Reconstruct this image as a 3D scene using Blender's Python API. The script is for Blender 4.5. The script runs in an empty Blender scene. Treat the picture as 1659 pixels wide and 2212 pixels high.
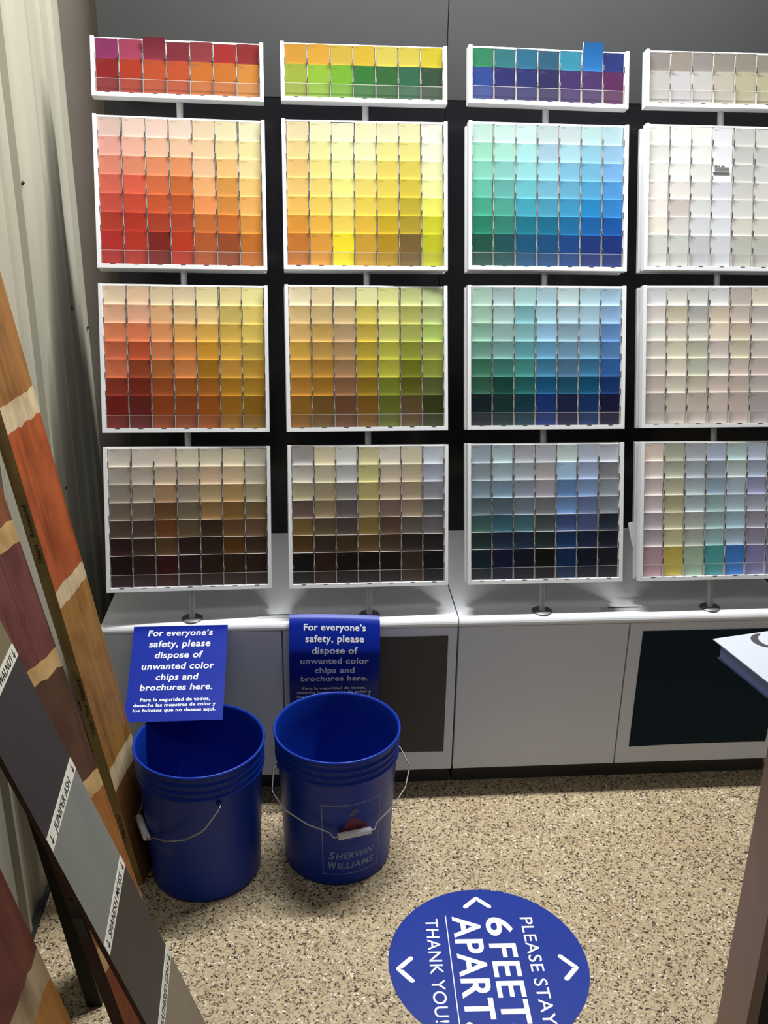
import bpy, bmesh, math, random, colorsys
from mathutils import Vector, Matrix
random.seed(11)
SC = bpy.context.scene
COL = SC.collection

# ------------------------------------------------------------------ camera
R_ = Vector((0.99710291, -0.07472219, 0.01422592))
U_ = Vector((0.01343343, 0.35707248, 0.93398008))
F_ = Vector((0.07486872, 0.93108315, -0.35704179))
CAM = Vector((0.53866, -2.18894, 1.66584))
FPX = 2060.0154
cd = bpy.data.cameras.new('camera')
cam = bpy.data.objects.new('camera', cd)
COL.objects.link(cam)
cd.sensor_fit = 'VERTICAL'
cd.sensor_height = 24.0
cd.lens = FPX / 2212.0 * 24.0
cd.clip_start = 0.02
m = Matrix.Identity(4)
for i in range(3):
    m[i][0], m[i][1], m[i][2], m[i][3] = R_[i], U_[i], -F_[i], CAM[i]
cam.matrix_world = m
SC.camera = cam

# ------------------------------------------------------------------ light
SC.view_settings.view_transform = 'Standard'
SC.view_settings.look = 'None'
SC.view_settings.gamma = 1.0
SC.view_settings.use_curve_mapping = False
SC.view_settings.exposure = 0.0
w = bpy.data.worlds.new('room_air')
SC.world = w
w.use_nodes = True
w.node_tree.nodes['Background'].inputs[0].default_value = (0.95, 0.97, 1.0, 1)
w.node_tree.nodes['Background'].inputs[1].default_value = 0.05


def area(name, loc, rot, sx, sy, power, col, spread=180):
    l = bpy.data.lights.new(name, 'AREA')
    l.shape = 'RECTANGLE'
    l.size, l.size_y = sx, sy
    l.energy = power
    l.color = col
    l.spread = math.radians(spread)
    o = bpy.data.objects.new(name, l)
    o.location = loc
    o.rotation_euler = rot
    COL.objects.link(o)
    return o


# lamps over the front edge of the display (above the frame) and a ceiling lamp behind the viewer
for x, p in ((0.50, 18), (0.97, 20), (1.52, 19)):
    area('display_lamp', (x, 0.205, 3.0), (0, 0, 0), 0.50, 0.07, p * 1.38, (0.975, 0.985, 0.985), 150)
area('ceiling_lamp', (0.95, -1.75, 3.0), (math.radians(18), 0, 0), 1.8, 0.5, 9, (0.94, 0.965, 1.0))

# ------------------------------------------------------------------ materials
def lin1(c):
    c = c / 255.0
    return c / 12.92 if c <= 0.04045 else ((c + 0.055) / 1.055) ** 2.4


def lin(h):
    h = h.lstrip('#')
    out = []
    for i in (0, 2, 4):
        c = int(h[i:i + 2], 16) / 255.0
        out.append(c / 12.92 if c <= 0.04045 else ((c + 0.055) / 1.055) ** 2.4)
    return tuple(out)


MATS = {}


def mat(name, col, rough=0.5, metal=0.0, spec=0.5, coat=0.0, alpha=1.0):
    if name in MATS:
        return MATS[name]
    m = bpy.data.materials.new(name)
    m.use_nodes = True
    b = m.node_tree.nodes['Principled BSDF']
    b.inputs['Base Color'].default_value = (*col[:3], 1)
    b.inputs['Roughness'].default_value = rough
    b.inputs['Metallic'].default_value = metal
    b.inputs['Specular IOR Level'].default_value = spec
    b.inputs['Coat Weight'].default_value = coat
    b.inputs['Alpha'].default_value = alpha
    MATS[name] = m
    return m


def nd(t, kind, **kw):
    n = t.nodes.new(kind)
    for k, v in kw.items():
        setattr(n, k, v)
    return n


def ramp(t, fac, stops, interp='LINEAR'):
    r = nd(t, 'ShaderNodeValToRGB')
    e = r.color_ramp.elements
    r.color_ramp.interpolation = interp
    e[0].position, e[0].color = stops[0][0], (*stops[0][1], 1)
    e[1].position, e[1].color = stops[1][0], (*stops[1][1], 1)
    for p, c in stops[2:]:
        x = e.new(p)
        x.color = (*c, 1)
    t.links.new(fac, r.inputs[0])
    return r.outputs[0]


def noise_mat(name, c1, c2, scale=8.0, stretch=(1, 1, 1), rough=0.6, detail=4.0, bump=0.0, spec=0.4, lo=0.35, hi=0.65):
    if name in MATS:
        return MATS[name]
    m = mat(name, c1, rough, spec=spec)
    t = m.node_tree
    b = t.nodes['Principled BSDF']
    tc = nd(t, 'ShaderNodeTexCoord')
    mp = nd(t, 'ShaderNodeMapping')
    mp.inputs['Scale'].default_value = stretch
    n = nd(t, 'ShaderNodeTexNoise')
    n.inputs['Scale'].default_value = scale
    n.inputs['Detail'].default_value = detail
    t.links.new(tc.outputs['Object'], mp.inputs[0])
    t.links.new(mp.outputs[0], n.inputs['Vector'])
    t.links.new(ramp(t, n.outputs[0], [(lo, c1), (hi, c2)]), b.inputs['Base Color'])
    if bump:
        bp = nd(t, 'ShaderNodeBump')
        bp.inputs['Strength'].default_value = bump
        bp.inputs['Distance'].default_value = 0.002
        t.links.new(n.outputs[0], bp.inputs['Height'])
        t.links.new(bp.outputs[0], b.inputs['Normal'])
    return m


def wood(name, base, dark=0.55, rough=0.6, fine=1.0):
    """Stained wood: long grain along local z, darker streaks, a few knots."""
    m = mat(name, base, rough, spec=0.25)
    t = m.node_tree
    b = t.nodes['Principled BSDF']
    tc = nd(t, 'ShaderNodeTexCoord')
    mp = nd(t, 'ShaderNodeMapping')
    mp.inputs['Scale'].default_value = (38 * fine, 38 * fine, 1.6)
    n = nd(t, 'ShaderNodeTexNoise')
    n.inputs['Scale'].default_value = 1.0
    n.inputs['Detail'].default_value = 6.0
    n.inputs['Distortion'].default_value = 0.8
    t.links.new(tc.outputs['Object'], mp.inputs[0])
    t.links.new(mp.outputs[0], n.inputs['Vector'])
    d = tuple(c * dark for c in base)
    l = tuple(min(1, c * 1.22) for c in base)
    c1 = ramp(t, n.outputs[0], [(0.30, d), (0.45, base), (0.68, l)])
    mp2 = nd(t, 'ShaderNodeMapping')
    mp2.inputs['Scale'].default_value = (14, 14, 4)
    mp2.inputs['Location'].default_value = (random.random() * 9, random.random() * 9, random.random() * 9)
    v = nd(t, 'ShaderNodeTexVoronoi')
    v.inputs['Scale'].default_value = 0.55
    t.links.new(tc.outputs['Object'], mp2.inputs[0])
    t.links.new(mp2.outputs[0], v.inputs['Vector'])
    k = ramp(t, v.outputs['Distance'], [(0.05, (0.28, 0.24, 0.28)), (0.20, (1, 1, 1))])
    mx = nd(t, 'ShaderNodeMix', data_type='RGBA', blend_type='MULTIPLY')
    mx.inputs[0].default_value = 0.75
    bl = nd(t, 'ShaderNodeTexNoise')
    bl.inputs['Scale'].default_value = 16
    bl.inputs['Detail'].default_value = 3
    mp3 = nd(t, 'ShaderNodeMapping')
    mp3.inputs['Scale'].default_value = (1.4, 1.4, 0.7)
    t.links.new(tc.outputs['Object'], mp3.inputs[0])
    t.links.new(mp3.outputs[0], bl.inputs['Vector'])
    bc = ramp(t, bl.outputs[0], [(0.32, (0.72, 0.66, 0.62)), (0.55, (1, 1, 1))])
    mb_ = nd(t, 'ShaderNodeMix', data_type='RGBA', blend_type='MULTIPLY')
    mb_.inputs[0].default_value = 1.0
    t.links.new(c1, mb_.inputs[6])
    t.links.new(bc, mb_.inputs[7])
    c1 = mb_.outputs[2]
    t.links.new(c1, mx.inputs[6])
    t.links.new(k, mx.inputs[7])
    t.links.new(mx.outputs[2], b.inputs['Base Color'])
    bp = nd(t, 'ShaderNodeBump')
    bp.inputs['Strength'].default_value = 0.25
    bp.inputs['Distance'].default_value = 0.002
    t.links.new(n.outputs[0], bp.inputs['Height'])
    t.links.new(bp.outputs[0], b.inputs['Normal'])
    return m


def floor_mat():
    m = mat('speckled_floor', (0.5, 0.4, 0.3), 0.55, spec=0.3)
    t = m.node_tree
    b = t.nodes['Principled BSDF']
    tc = nd(t, 'ShaderNodeTexCoord')
    wn = nd(t, 'ShaderNodeTexNoise')
    wn.inputs['Scale'].default_value = 160
    wn.inputs['Detail'].default_value = 1
    ad = nd(t, 'ShaderNodeMix', data_type='RGBA', blend_type='LINEAR_LIGHT')
    ad.inputs[0].default_value = 0.006
    t.links.new(tc.outputs['Object'], wn.inputs['Vector'])
    t.links.new(tc.outputs['Object'], ad.inputs[6])
    t.links.new(wn.outputs[1], ad.inputs[7])
    v = nd(t, 'ShaderNodeTexVoronoi')
    v.inputs['Scale'].default_value = 260
    t.links.new(ad.outputs[2], v.inputs['Vector'])
    sp = nd(t, 'ShaderNodeSeparateColor')
    t.links.new(v.outputs['Color'], sp.inputs[0])
    c1 = ramp(t, sp.outputs[0], [(0.0, lin('2e251e')), (0.10, lin('6a5843')), (0.18, lin('9c8a6e')),
                                 (0.32, lin('baa988')), (0.68, lin('ac9a7a')), (0.80, lin('bfae8c')), (0.955, lin('e6dcc8'))], 'CONSTANT')
    n = nd(t, 'ShaderNodeTexNoise')
    n.inputs['Scale'].default_value = 5
    t.links.new(tc.outputs['Object'], n.inputs['Vector'])
    c2 = ramp(t, n.outputs[0], [(0.35, (0.93, 0.90, 0.88)), (0.65, (1, 1, 1))])
    mx = nd(t, 'ShaderNodeMix', data_type='RGBA', blend_type='MULTIPLY')
    mx.inputs[0].default_value = 1.0
    t.links.new(c1, mx.inputs[6])
    t.links.new(c2, mx.inputs[7])
    t.links.new(mx.outputs[2], b.inputs['Base Color'])
    return m


def chip_mat():
    """Coloured card: colour from the mesh's own colour attribute, small printed lines in the corners from its UV."""
    m = mat('paint_chip_card', (0.5, 0.5, 0.5), 0.62, spec=0.25)
    t = m.node_tree
    b = t.nodes['Principled BSDF']
    at = nd(t, 'ShaderNodeAttribute', attribute_name='card')
    uv = nd(t, 'ShaderNodeTexCoord')
    sx = nd(t, 'ShaderNodeSeparateXYZ')
    t.links.new(uv.outputs['UV'], sx.inputs[0])
    wn = nd(t, 'ShaderNodeTexWhiteNoise', noise_dimensions='3D')
    t.links.new(at.outputs['Color'], wn.inputs['Vector'])

    def mth(op, a, b_=None):
        n = nd(t, 'ShaderNodeMath', operation=op)
        for i, q in enumerate((a, b_)):
            if q is None:
                continue
            if isinstance(q, (int, float)):
                n.inputs[i].default_value = q
            else:
                t.links.new(q, n.inputs[i])
        return n.outputs[0]

    def band(val, lo, hi):
        return mth('MULTIPLY', mth('GREATER_THAN', val, lo), mth('LESS_THAN', val, hi))

    U, V = sx.outputs[0], sx.outputs[1]
    ln = mth('ADD', mth('MULTIPLY', wn.outputs[0], 0.22), 0.22)
    l1 = mth('MULTIPLY', band(V, 0.925, 0.945), band(U, 0.07, 0.27))
    l2 = mth('MULTIPLY', band(V, 0.885, 0.905), mth('MULTIPLY', mth('GREATER_THAN', U, 0.07), mth('LESS_THAN', U, ln)))
    l3 = mth('MULTIPLY', band(V, 0.925, 0.942), band(U, 0.82, 0.94))
    n = nd(t, 'ShaderNodeTexNoise')
    n.inputs['Scale'].default_value = 700
    t.links.new(uv.outputs['UV'], n.inputs['Vector'])
    s = mth('ADD', mth('ADD', l1, l2), l3)
    f = mth('MULTIPLY', s, 0.42)
    mx = nd(t, 'ShaderNodeMix', data_type='RGBA')
    t.links.new(f, mx.inputs[0])
    t.links.new(at.outputs['Color'], mx.inputs[6])
    mx.inputs[7].default_value = (0.05, 0.05, 0.05, 1)
    t.links.new(mx.outputs[2], b.inputs['Base Color'])
    return m


M_WHITE = mat('white_plastic', (0.80, 0.81, 0.82), 0.35)
M_TRAYIN = mat('tray_inside', (0.50, 0.50, 0.50), 0.5)
M_SLOT = mat('dark_slot', (0.03, 0.03, 0.035), 0.6)
M_EDGE = mat('white_card_edge', (0.72, 0.69, 0.64), 0.6)
M_CHIP = chip_mat()
M_CLEAR = mat('clear_divider', (0.50, 0.47, 0.43), 0.2, alpha=0.92)
M_CLIP = mat('clear_clip', (0.30, 0.28, 0.26), 0.12, alpha=0.7)
M_METAL = mat('brushed_metal', (0.62, 0.63, 0.65), 0.42, metal=0.45)
M_LAM = noise_mat('white_laminate', (0.74, 0.75, 0.77), (0.76, 0.77, 0.79), 3, rough=0.38)
M_DOOR = noise_mat('pale_grey_laminate', (0.70, 0.755, 0.87), (0.72, 0.775, 0.89), 3, rough=0.5)
M_PLINTH = noise_mat('plinth_charcoal', (0.045, 0.045, 0.045), (0.055, 0.055, 0.055), 5, rough=0.6)
M_SHADEP = noise_mat('shade_black_gloss_panel', (0.008, 0.008, 0.010), (0.014, 0.014, 0.016), 2, rough=0.16)
M_GREYP = noise_mat('grey_back_panel', (0.048, 0.049, 0.050), (0.053, 0.054, 0.054), 2, rough=0.45)
M_SIGN = mat('blue_sign_card', (0.003, 0.020, 0.31), 0.36, spec=0.25)
M_TEXT = mat('white_lettering', (0.82, 0.85, 0.92), 0.5)
M_BLUE = noise_mat('blue_bucket_plastic', (0.004, 0.031, 0.31), (0.005, 0.036, 0.34), 5, rough=0.38, spec=0.32)
M_INK = mat('black_marker', (0.01, 0.01, 0.01), 0.6)
M_TAPE = noise_mat('white_paper_label', (0.62, 0.60, 0.50), (0.68, 0.66, 0.57), 30, rough=0.7)


# ------------------------------------------------------------------ geometry helpers
class MB:
    """Collects shapes with material slots into one mesh."""

    def __init__(self):
        self.v, self.f, self.mi, self.uv, self.col, self.sm = [], [], [], {}, {}, []

    def face(self, pts, mi=0, smooth=False):
        b = len(self.v)
        self.v += [tuple(p) for p in pts]
        self.f.append(tuple(range(b, b + len(pts))))
        self.mi.append(mi)
        self.sm.append(smooth)

    def box(self, x0, x1, y0, y1, z0, z1, mi=0):
        b = len(self.v)
        self.v += [(x, y, z) for z in (z0, z1) for y in (y0, y1) for x in (x0, x1)]
        for q in ((0, 2, 3, 1), (4, 5, 7, 6), (0, 1, 5, 4), (2, 6, 7, 3), (0, 4, 6, 2), (1, 3, 7, 5)):
            self.f.append(tuple(b + i for i in q))
            self.mi.append(mi)
            self.sm.append(False)

    def grid(self, rows, mi=0, smooth=True, close=False):
        b = len(self.v)
        n = len(rows[0])
        for r in rows:
            self.v += [tuple(p) for p in r]
        for i in range(len(rows) - 1):
            for j in range(n if close else n - 1):
                k = (j + 1) % n
                self.f.append((b + i * n + j, b + i * n + k, b + (i + 1) * n + k, b + (i + 1) * n + j))
                self.mi.append(mi)
                self.sm.append(smooth)

    def lathe(self, prof, n=64, mi=0, cx=0, cy=0):
        rows = [[(cx + r * math.cos(2 * math.pi * k / n), cy + r * math.sin(2 * math.pi * k / n), z) for k in range(n)] for r, z in prof]
        self.grid(rows, mi, True, True)

    def tube(self, pts, r, n=10, mi=0, caps=True):
        pts = [Vector(p) for p in pts]
        rows = []
        up = Vector((0, 0, 1))
        for i, p in enumerate(pts):
            d = (pts[min(i + 1, len(pts) - 1)] - pts[max(i - 1, 0)]).normalized()
            a = d.cross(up)
            if a.length < 1e-3:
                a = d.cross(Vector((1, 0, 0)))
            a.normalize()
            c = d.cross(a).normalized()
            rows.append([p + a * r * math.cos(2 * math.pi * k / n) + c * r * math.sin(2 * math.pi * k / n) for k in range(n)])
        self.grid(rows, mi, True, True)
        if caps:
            self.face(rows[0], mi)
            self.face(list(reversed(rows[-1])), mi)

    def build(self, name, mats, parent=None, bevel=0.0, mw=None):
        me = bpy.data.meshes.new(name)
        me.from_pydata(self.v, [], self.f)
        for mm in (mats if isinstance(mats, (list, tuple)) else [mats]):
            me.materials.append(mm)
        me.polygons.foreach_set('material_index', self.mi)
        me.polygons.foreach_set('use_smooth', self.sm)
        me.validate()
        bm = bmesh.new()
        bm.from_mesh(me)
        bmesh.ops.recalc_face_normals(bm, faces=bm.faces)
        bm.to_mesh(me)
        bm.free()
        me.update()
        o = bpy.data.objects.new(name, me)
        COL.objects.link(o)
        if parent:
            o.parent = parent
        if mw is not None:
            o.matrix_world = mw
        if bevel:
            b = o.modifiers.new('bevel', 'BEVEL')
            b.width = bevel
            b.segments = 2
            b.limit_method = 'ANGLE'
        return o


def tag(o, label=None, cat=None, group=None, kind=None):
    if label:
        o['label'] = label
    if cat:
        o['category'] = cat
    if group:
        o['group'] = group
    if kind:
        o['kind'] = kind
    return o


def empty(name, mw=None):
    o = bpy.data.objects.new(name, None)
    o.empty_display_size = 0.05
    COL.objects.link(o)
    if mw is not None:
        o.matrix_world = mw
    return o


def frame(origin, x, y, z):
    m = Matrix.Identity(4)
    for i in range(3):
        m[i][0], m[i][1], m[i][2], m[i][3] = x[i], y[i], z[i], origin[i]
    return m


_font_cache = {}


def glyphs(body, bold=0.0, shear=0.0, gap=1.06):
    """Flat letter outlines as (verts, faces, bbox)."""
    key = (body, bold, shear)
    if key in _font_cache:
        return _font_cache[key]
    cu = bpy.data.curves.new('t', 'FONT')
    cu.body = body
    cu.offset = bold
    cu.space_character = gap
    cu.shear = shear
    cu.fill_mode = 'FRONT'
    cu.resolution_u = 5
    o = bpy.data.objects.new('t', cu)
    COL.objects.link(o)
    dg = bpy.context.evaluated_depsgraph_get()
    me = o.evaluated_get(dg).to_mesh()
    vs = [tuple(v.co) for v in me.vertices]
    fs = [tuple(p.vertices) for p in me.polygons]
    o.to_mesh_clear()
    bpy.data.objects.remove(o)
    bpy.data.curves.remove(cu)
    xs = [v[0] for v in vs]
    ys = [v[1] for v in vs]
    _font_cache[key] = (vs, fs, (min(xs), max(xs), min(ys), max(ys)))
    return _font_cache[key]


def add_text(mb, body, x0, x1, ybase, cap, fn, bold=0.0, shear=0.0, mi=0):
    """Letters from x0 to x1, baseline ybase, capital height cap; fn maps (x, y) to 3D."""
    vs, fs, (a, b, c, d) = glyphs(body, bold, shear)
    base = len(mb.v)
    sx = (x1 - x0) / (b - a)
    sy = cap / 0.735
    mb.v += [tuple(fn(x0 + (v[0] - a) * sx, ybase + v[1] * sy)) for v in vs]
    for f in fs:
        mb.f.append(tuple(base + i for i in f))
        mb.mi.append(mi)
        mb.sm.append(False)


def build_text(mb, name, m, parent=None):
    me = bpy.data.meshes.new(name)
    me.from_pydata(mb.v, [], mb.f)
    me.materials.append(m)
    me.update()
    o = bpy.data.objects.new(name, me)
    COL.objects.link(o)
    if parent:
        o.parent = parent
    return o


# ------------------------------------------------------------------ the setting
XW = -0.105
mb = MB()
mb.box(-0.25, 3.4, -4.0, 1.0, -0.05, 0.0)
tag(mb.build('floor', floor_mat()), kind='structure')

# left wall of ribbed sheet metal: profile of (y, x) extruded upward
prof = [(-4.0, 0)]
rib = [(-0.012, 0), (0.0, .006), (0.03, .006), (0.042, -.010), (0.110, -.010), (0.118, .004), (0.132, .004), (0.150, -.008),
       (0.215, -.008), (0.232, 0), (0.325, 0), (0.330, -.006), (0.336, .003), (0.350, .003), (0.356, -.006), (0.361, 0)]
for base in (-3.6, -3.0, -2.4, -1.8, -1.2, -0.6, 0.0):
    prof += [(base + a, b) for a, b in rib]
prof += [(0.43, 0), (0.44, .006), (0.47, .006), (0.48, -.006), (0.56, -.006), (0.57, .003), (0.66, .003)]
mb = MB()
mb.grid([[(XW + d, y, z) for y, d in prof] for z in (0, 3.1)], 0, False)
mb.box(-0.2, XW - 0.012, -4.0, 0.66, 0, 3.1)
M_WALL = noise_mat('painted_ribbed_metal', (0.35, 0.335, 0.26), (0.42, 0.40, 0.315), 3.5, stretch=(1, 1, 0.35), rough=0.42, detail=5)
tag(mb.build('wall_left', M_WALL), kind='structure')
mb = MB()
for (y, z) in ((0.125, 1.58), (0.455, 1.25), (0.62, 1.17), (-0.05, 1.95), (0.20, 0.83)):
    mb.lathe([(0.0, 0), (0.0045, 0.001), (0.0055, 0.003), (0.002, 0.006), (0, 0.007)], 12)
    n = len(mb.v)
    for i in range(n - 60, n):
        a = mb.v[i]
        mb.v[i] = (XW + 0.004 + a[2], y + a[0], z + a[1])
s = mb.build('trim_2', mat('dark_screw_head', (0.03, 0.03, 0.03), 0.4, metal=0.5))
tag(s, 'dark screw heads in the ribbed wall', kind='structure')
mb = MB()
mb.box(XW - 0.02, 3.4, 0.645, 0.70, 0, 3.1)
tag(mb.build('wall_back', noise_mat('taupe_wall', (0.16, 0.135, 0.115), (0.19, 0.16, 0.135), 2, rough=0.7)), kind='structure')
mb = MB()
mb.box(XW - 0.004, XW + 0.010, -4.0, 0.645, 0.0, 0.012)
tag(mb.build('wall_foot_shade', mat('shadow_gap_black', (0.012, 0.012, 0.012), 0.6)), kind='structure')  # black strip painting the shadow gap where wall meets floor

# ------------------------------------------------------------------ cabinets and back panels
H, W = 0.5258, 0.9142
for i in range(2):
    x0 = i * W + 0.0015
    x1 = (i + 1) * W - 0.0015
    c = empty('display_cabinet', Matrix.Translation(((x0 + x1) / 2, 0.3, 0)))
    inv = Matrix.Translation((-(x0 + x1) / 2, -0.3, 0))
    P = []
    b = MB()
    pr = [(0.61, H - 0.022), (0.61, H)] + [(0.016 - 0.017 * math.sin(t * math.pi / 12), H - 0.017 + 0.017 * math.cos(t * math.pi / 12)) for t in range(7)] + [(-0.001, H - 0.0205), (0.0, H - 0.022)]
    b.grid([[(x, y, z) for y, z in pr] for x in (x0, x1)], 0, False, True)
    b.face([(x0, y, z) for y, z in pr]); b.face([(x1, y, z) for y, z in pr])
    P.append(b.build('countertop', M_LAM))
    b = MB(); b.box(x0 + 0.001, x1 - 0.001, 0.020, 0.608, 0.064, H - 0.0222)
    P.append(b.build('carcass', M_DOOR))
    b = MB(); b.box(x0 + 0.004, x1 - 0.002, 0.033, 0.60, 0.0, 0.0638)
    P.append(b.build('plinth', M_PLINTH))
    xm = (x0 + x1) / 2
    for j, (a, e) in enumerate(((x0 + 0.001, xm - 0.0018), (xm + 0.0018, x1 - 0.001))):
        top = H - 0.0235
        b = MB(); b.box(a, e, 0.0, 0.0185, 0.0638, top)
        d = b.build('cabinet_door', M_DOOR, bevel=0.001)
        P.append(d)
        if j == 1:
            b = MB()
            l, r = (a + 0.040, e - 0.024) if i == 0 else (a + 0.035, e - 0.025)
            n = 12
            front, back = [], []
            for k in range(n + 1):
                u = k / n
                x = l + (r - l) * u
                wob = 0.0014 * math.sin(u * 5.0)
                front.append((x, u, wob))
            b.grid([[(x, -0.0014 - 0.0002 * math.sin(q * 3.1 + x * 6), 0.1175 + (0.004 if i else 0.006) * math.sin(u * 2.4) * (1 - q) + q * 0.361) for x, u, wb in front] for q in (0, .2, .4, .6, .8, 1)], 0, False)
            dark = (0.085, 0.079, 0.074) if i == 0 else (0.0045, 0.0170, 0.0330)
            o = b.build('colour_panel', noise_mat('charcoal_magnet_sheet' if i == 0 else 'navy_magnet_sheet', dark, tuple(q * 1.08 for q in dark), 2, rough=0.7, spec=0.15), d)
            o['label'] = 'dark charcoal brown colour sheet' if i == 0 else 'very dark navy blue colour sheet'
            sol = o.modifiers.new('thick', 'SOLIDIFY'); sol.thickness = 0.0012
    for q in P:
        q.parent = c
        q.matrix_parent_inverse = inv
    tag(c, ('low white cabinet behind the two blue buckets, charcoal sheet on its door' if i == 0 else
            'low white cabinet with dark navy sheet on its right door'), 'cabinet', 'low cabinets under the colour chip racks')

for i in range(2):
    x0, x1 = i * W + 0.001, (i + 1) * W - 0.001
    c = empty('display_back_panel', Matrix.Translation(((x0 + x1) / 2, 0.62, H)))
    inv = Matrix.Translation((-(x0 + x1) / 2, -0.62, -H))
    x2 = x1 + (0.30 if i else 0)
    b = MB(); b.box(x0, x2, 0.610, 0.628, 0.0 if i else H - 0.02, 1.788)  # near-black base colour paints in the racks' shadow on the lower panel
    o = b.build('lower_panel', M_SHADEP); o.parent = c; o.matrix_parent_inverse = inv
    b = MB(); b.box(x0, x2, 0.609, 0.628, 1.788, 2.4)
    o = b.build('upper_panel', M_GREYP, bevel=0.001); o.parent = c; o.matrix_parent_inverse = inv
    tag(c, ('tall back panel behind the red and yellow racks, grey above, glossy and shade-coloured black below' if i == 0 else
            'tall back panel behind the blue and white racks, grey above, glossy and shade-coloured black below'), 'panel', 'back panels of the colour display')

# label strips in clear holders on the worktop
for i, (x, lab) in enumerate(((0.456, 'clear label holder on the worktop between red and yellow stands'), (1.363, 'clear label holder on the worktop between blue and white stands'))):
    c = empty('label_holder', Matrix.Translation((x, 0.037, H)))
    b = MB(); b.box(-0.062, 0.062, -0.010, 0.010, 0.0002, 0.0020)
    b.build('base_strip', mat('clear_acrylic', (0.72, 0.75, 0.75), 0.08, alpha=0.55), c)
    b = MB(); b.box(-0.042, 0.042, 0.004, 0.0065, 0.0020, 0.0038)
    b.build('ridge', mat('grey_ridge', (0.08, 0.085, 0.09), 0.4), c)
    tag(c, lab, 'label holder', 'clear label holders on the worktop')

# ------------------------------------------------------------------ colour racks
LEAN = 0.2818
SL, CL = math.sin(LEAN), math.cos(LEAN)
RW, RH, RH1 = 0.41087, 0.36428, 0.14
G1, GP = 0.03631, 0.04141
YR, ZR, XR0, PITCH = 0.0265, 0.61021, 0.02131, 0.45696
U0 = {3: 0.0, 2: RH + G1, 1: 2 * (RH + G1), 0: 3 * RH + 2 * G1 + GP}
FITQ = {(0, 0): (.0019, -.0001, -.0548, -.0003), (0, 1): (-.0027, -.0008, -.0263, .0021), (0, 2): (.0027, -.0005, -.0442, -.0031),
        (0, 3): (-.0026, .002, -.0005, -.0019), (1, 0): (.0027, -.0007, -.0784, .0026), (1, 1): (-.0022, -.0005, -.0108, .0002),
        (1, 2): (.003, .0006, -.0264, -.0022), (1, 3): (-.0012, .0023, -.0147, -.0029), (2, 0): (.0025, -.0014, -.064, -.0022),
        (2, 1): (-.0009, -.0015, -.0591, .0031), (2, 2): (.0013, -.0001, -.0091, -.0004), (2, 3): (-.0005, .0018, -.0023, .0031),
        (3, 0): (.0018, -.0005, -.0869, -.0058), (3, 1): (-.0006, 0, -.0509, -.0035), (3, 2): (.0015, .0011, -.0106, .001),
        (3, 3): (-.0012, .0019, -.0181, .0003)}


def rack_matrix(r, c):
    dx, du, sw, ro = FITQ[(r, c)]
    V = Vector((0, SL, CL))
    N = Vector((0, -CL, SL))
    X = Vector((1, 0, 0))
    h = RH if r else RH1
    C = Vector((XR0 + c * PITCH + RW / 2 + dx, YR, ZR)) + V * (U0[r] + h / 2 + du)
    X2 = X * math.cos(sw) + N * math.sin(sw)
    X3 = X2 * math.cos(ro) + V * math.sin(ro)
    V3 = V * math.cos(ro) - X2 * math.sin(ro)
    Y3 = V3.cross(X3)          # into the board
    return frame(C - V3 * h / 2, X3, Y3, V3), h


def tray_bm(h, d=0.024, flip=0.0):
    """White frame box with a recess; front face at y=0, depth d. flip mirrors it to face the other way at that y."""
    b = MB()
    hw = RW / 2
    t = 0.009
    bt, tp = 0.0105, 0.0045
    y0, y1 = 0.0, d
    fl = d - 0.004
    if flip:
        def Y(q):
            return flip - q
    else:
        def Y(q):
            return q

    def bx(xa, xb, ya, yb, za, zb, mi=0):
        ya, yb = sorted((Y(ya), Y(yb)))
        b.box(xa, xb, ya, yb, za, zb, mi)
    bx(-hw, -hw + t, y0, y1, 0, h)
    bx(hw - t, hw, y0, y1, 0, h)
    bx(-hw + t, hw - t, y0, y1, 0, bt)
    bx(-hw + t, hw - t, y0 + (0.0095 if not flip else 0.003), y1, h - tp, h)
    bx(-hw + t, hw - t, fl, y1, bt, h - tp, 1)
    return b


RACKNAME = [['magenta-to-orange', 'yellow-and-green', 'green-to-purple', 'grey-and-cream'],
            ['bright red-and-orange', 'bright yellow', 'bright green-and-blue', 'white'],
            ['terracotta-and-ochre', 'sand-and-olive', 'sage-and-navy', 'off-white'],
            ['taupe-and-dark-brown', 'khaki-and-black-brown', 'slate-grey-and-black', 'muted pastel']]
WHERE = ['small top', 'second', 'third', 'lowest']

C_ = {}
C_[(0, 0)] = """96406c b24f66 8c3a44 8f3d45 a04a4e b83b3c a0343c
9c3534 bf4932 d05e3c d2603c dd803f de8340 e6994a"""
C_[(0, 1)] = """e9ac48 f2b64a e6c455 f0c848 ecdd66 ecda60 ecd63e
b3c44e a5d149 8bc53f 468a3f 3d7a42 38785a 2c6048"""
C_[(0, 2)] = """459a70 3f8a90 3a80a0 38708c 4ca4c0 3a80c8 30488c
2c5ca8 38427c 3c4680 3a3a6c 56447a 5c4678 6c3868"""
C_[(0, 3)] = """a8a098 b0a498 a8a09a a49c90 9e988a 989078 989078
d8d4cc e0dedc dcd8d2 d0cab8 c8c0a0 beb694 beb694"""
C_[(1, 0)] = """e8c8ba f8dcc8 fbdcc8 fbe2cc fae0b8 fdf0c0 fdf6c8
f0ae9c f8bea4 fac8a4 fcd0aa fbd8a8 fce4a4 fcedaa
e48c74 e6906e ec9468 f09c68 fac89a fccb82 fbe5a2
d86a56 e2644c d97248 d0703c fab878 e4a052 fbcf7e
c45244 ca4e3a ca5a36 c45a32 f89c5e dd9045 f6b868
ac4032 b03a2c aa4430 b44a30 c8703a cc7034 dd9444
b03430 b23a2c 7e2c26 ba402a b65c34 9a5030 c27032"""
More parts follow.
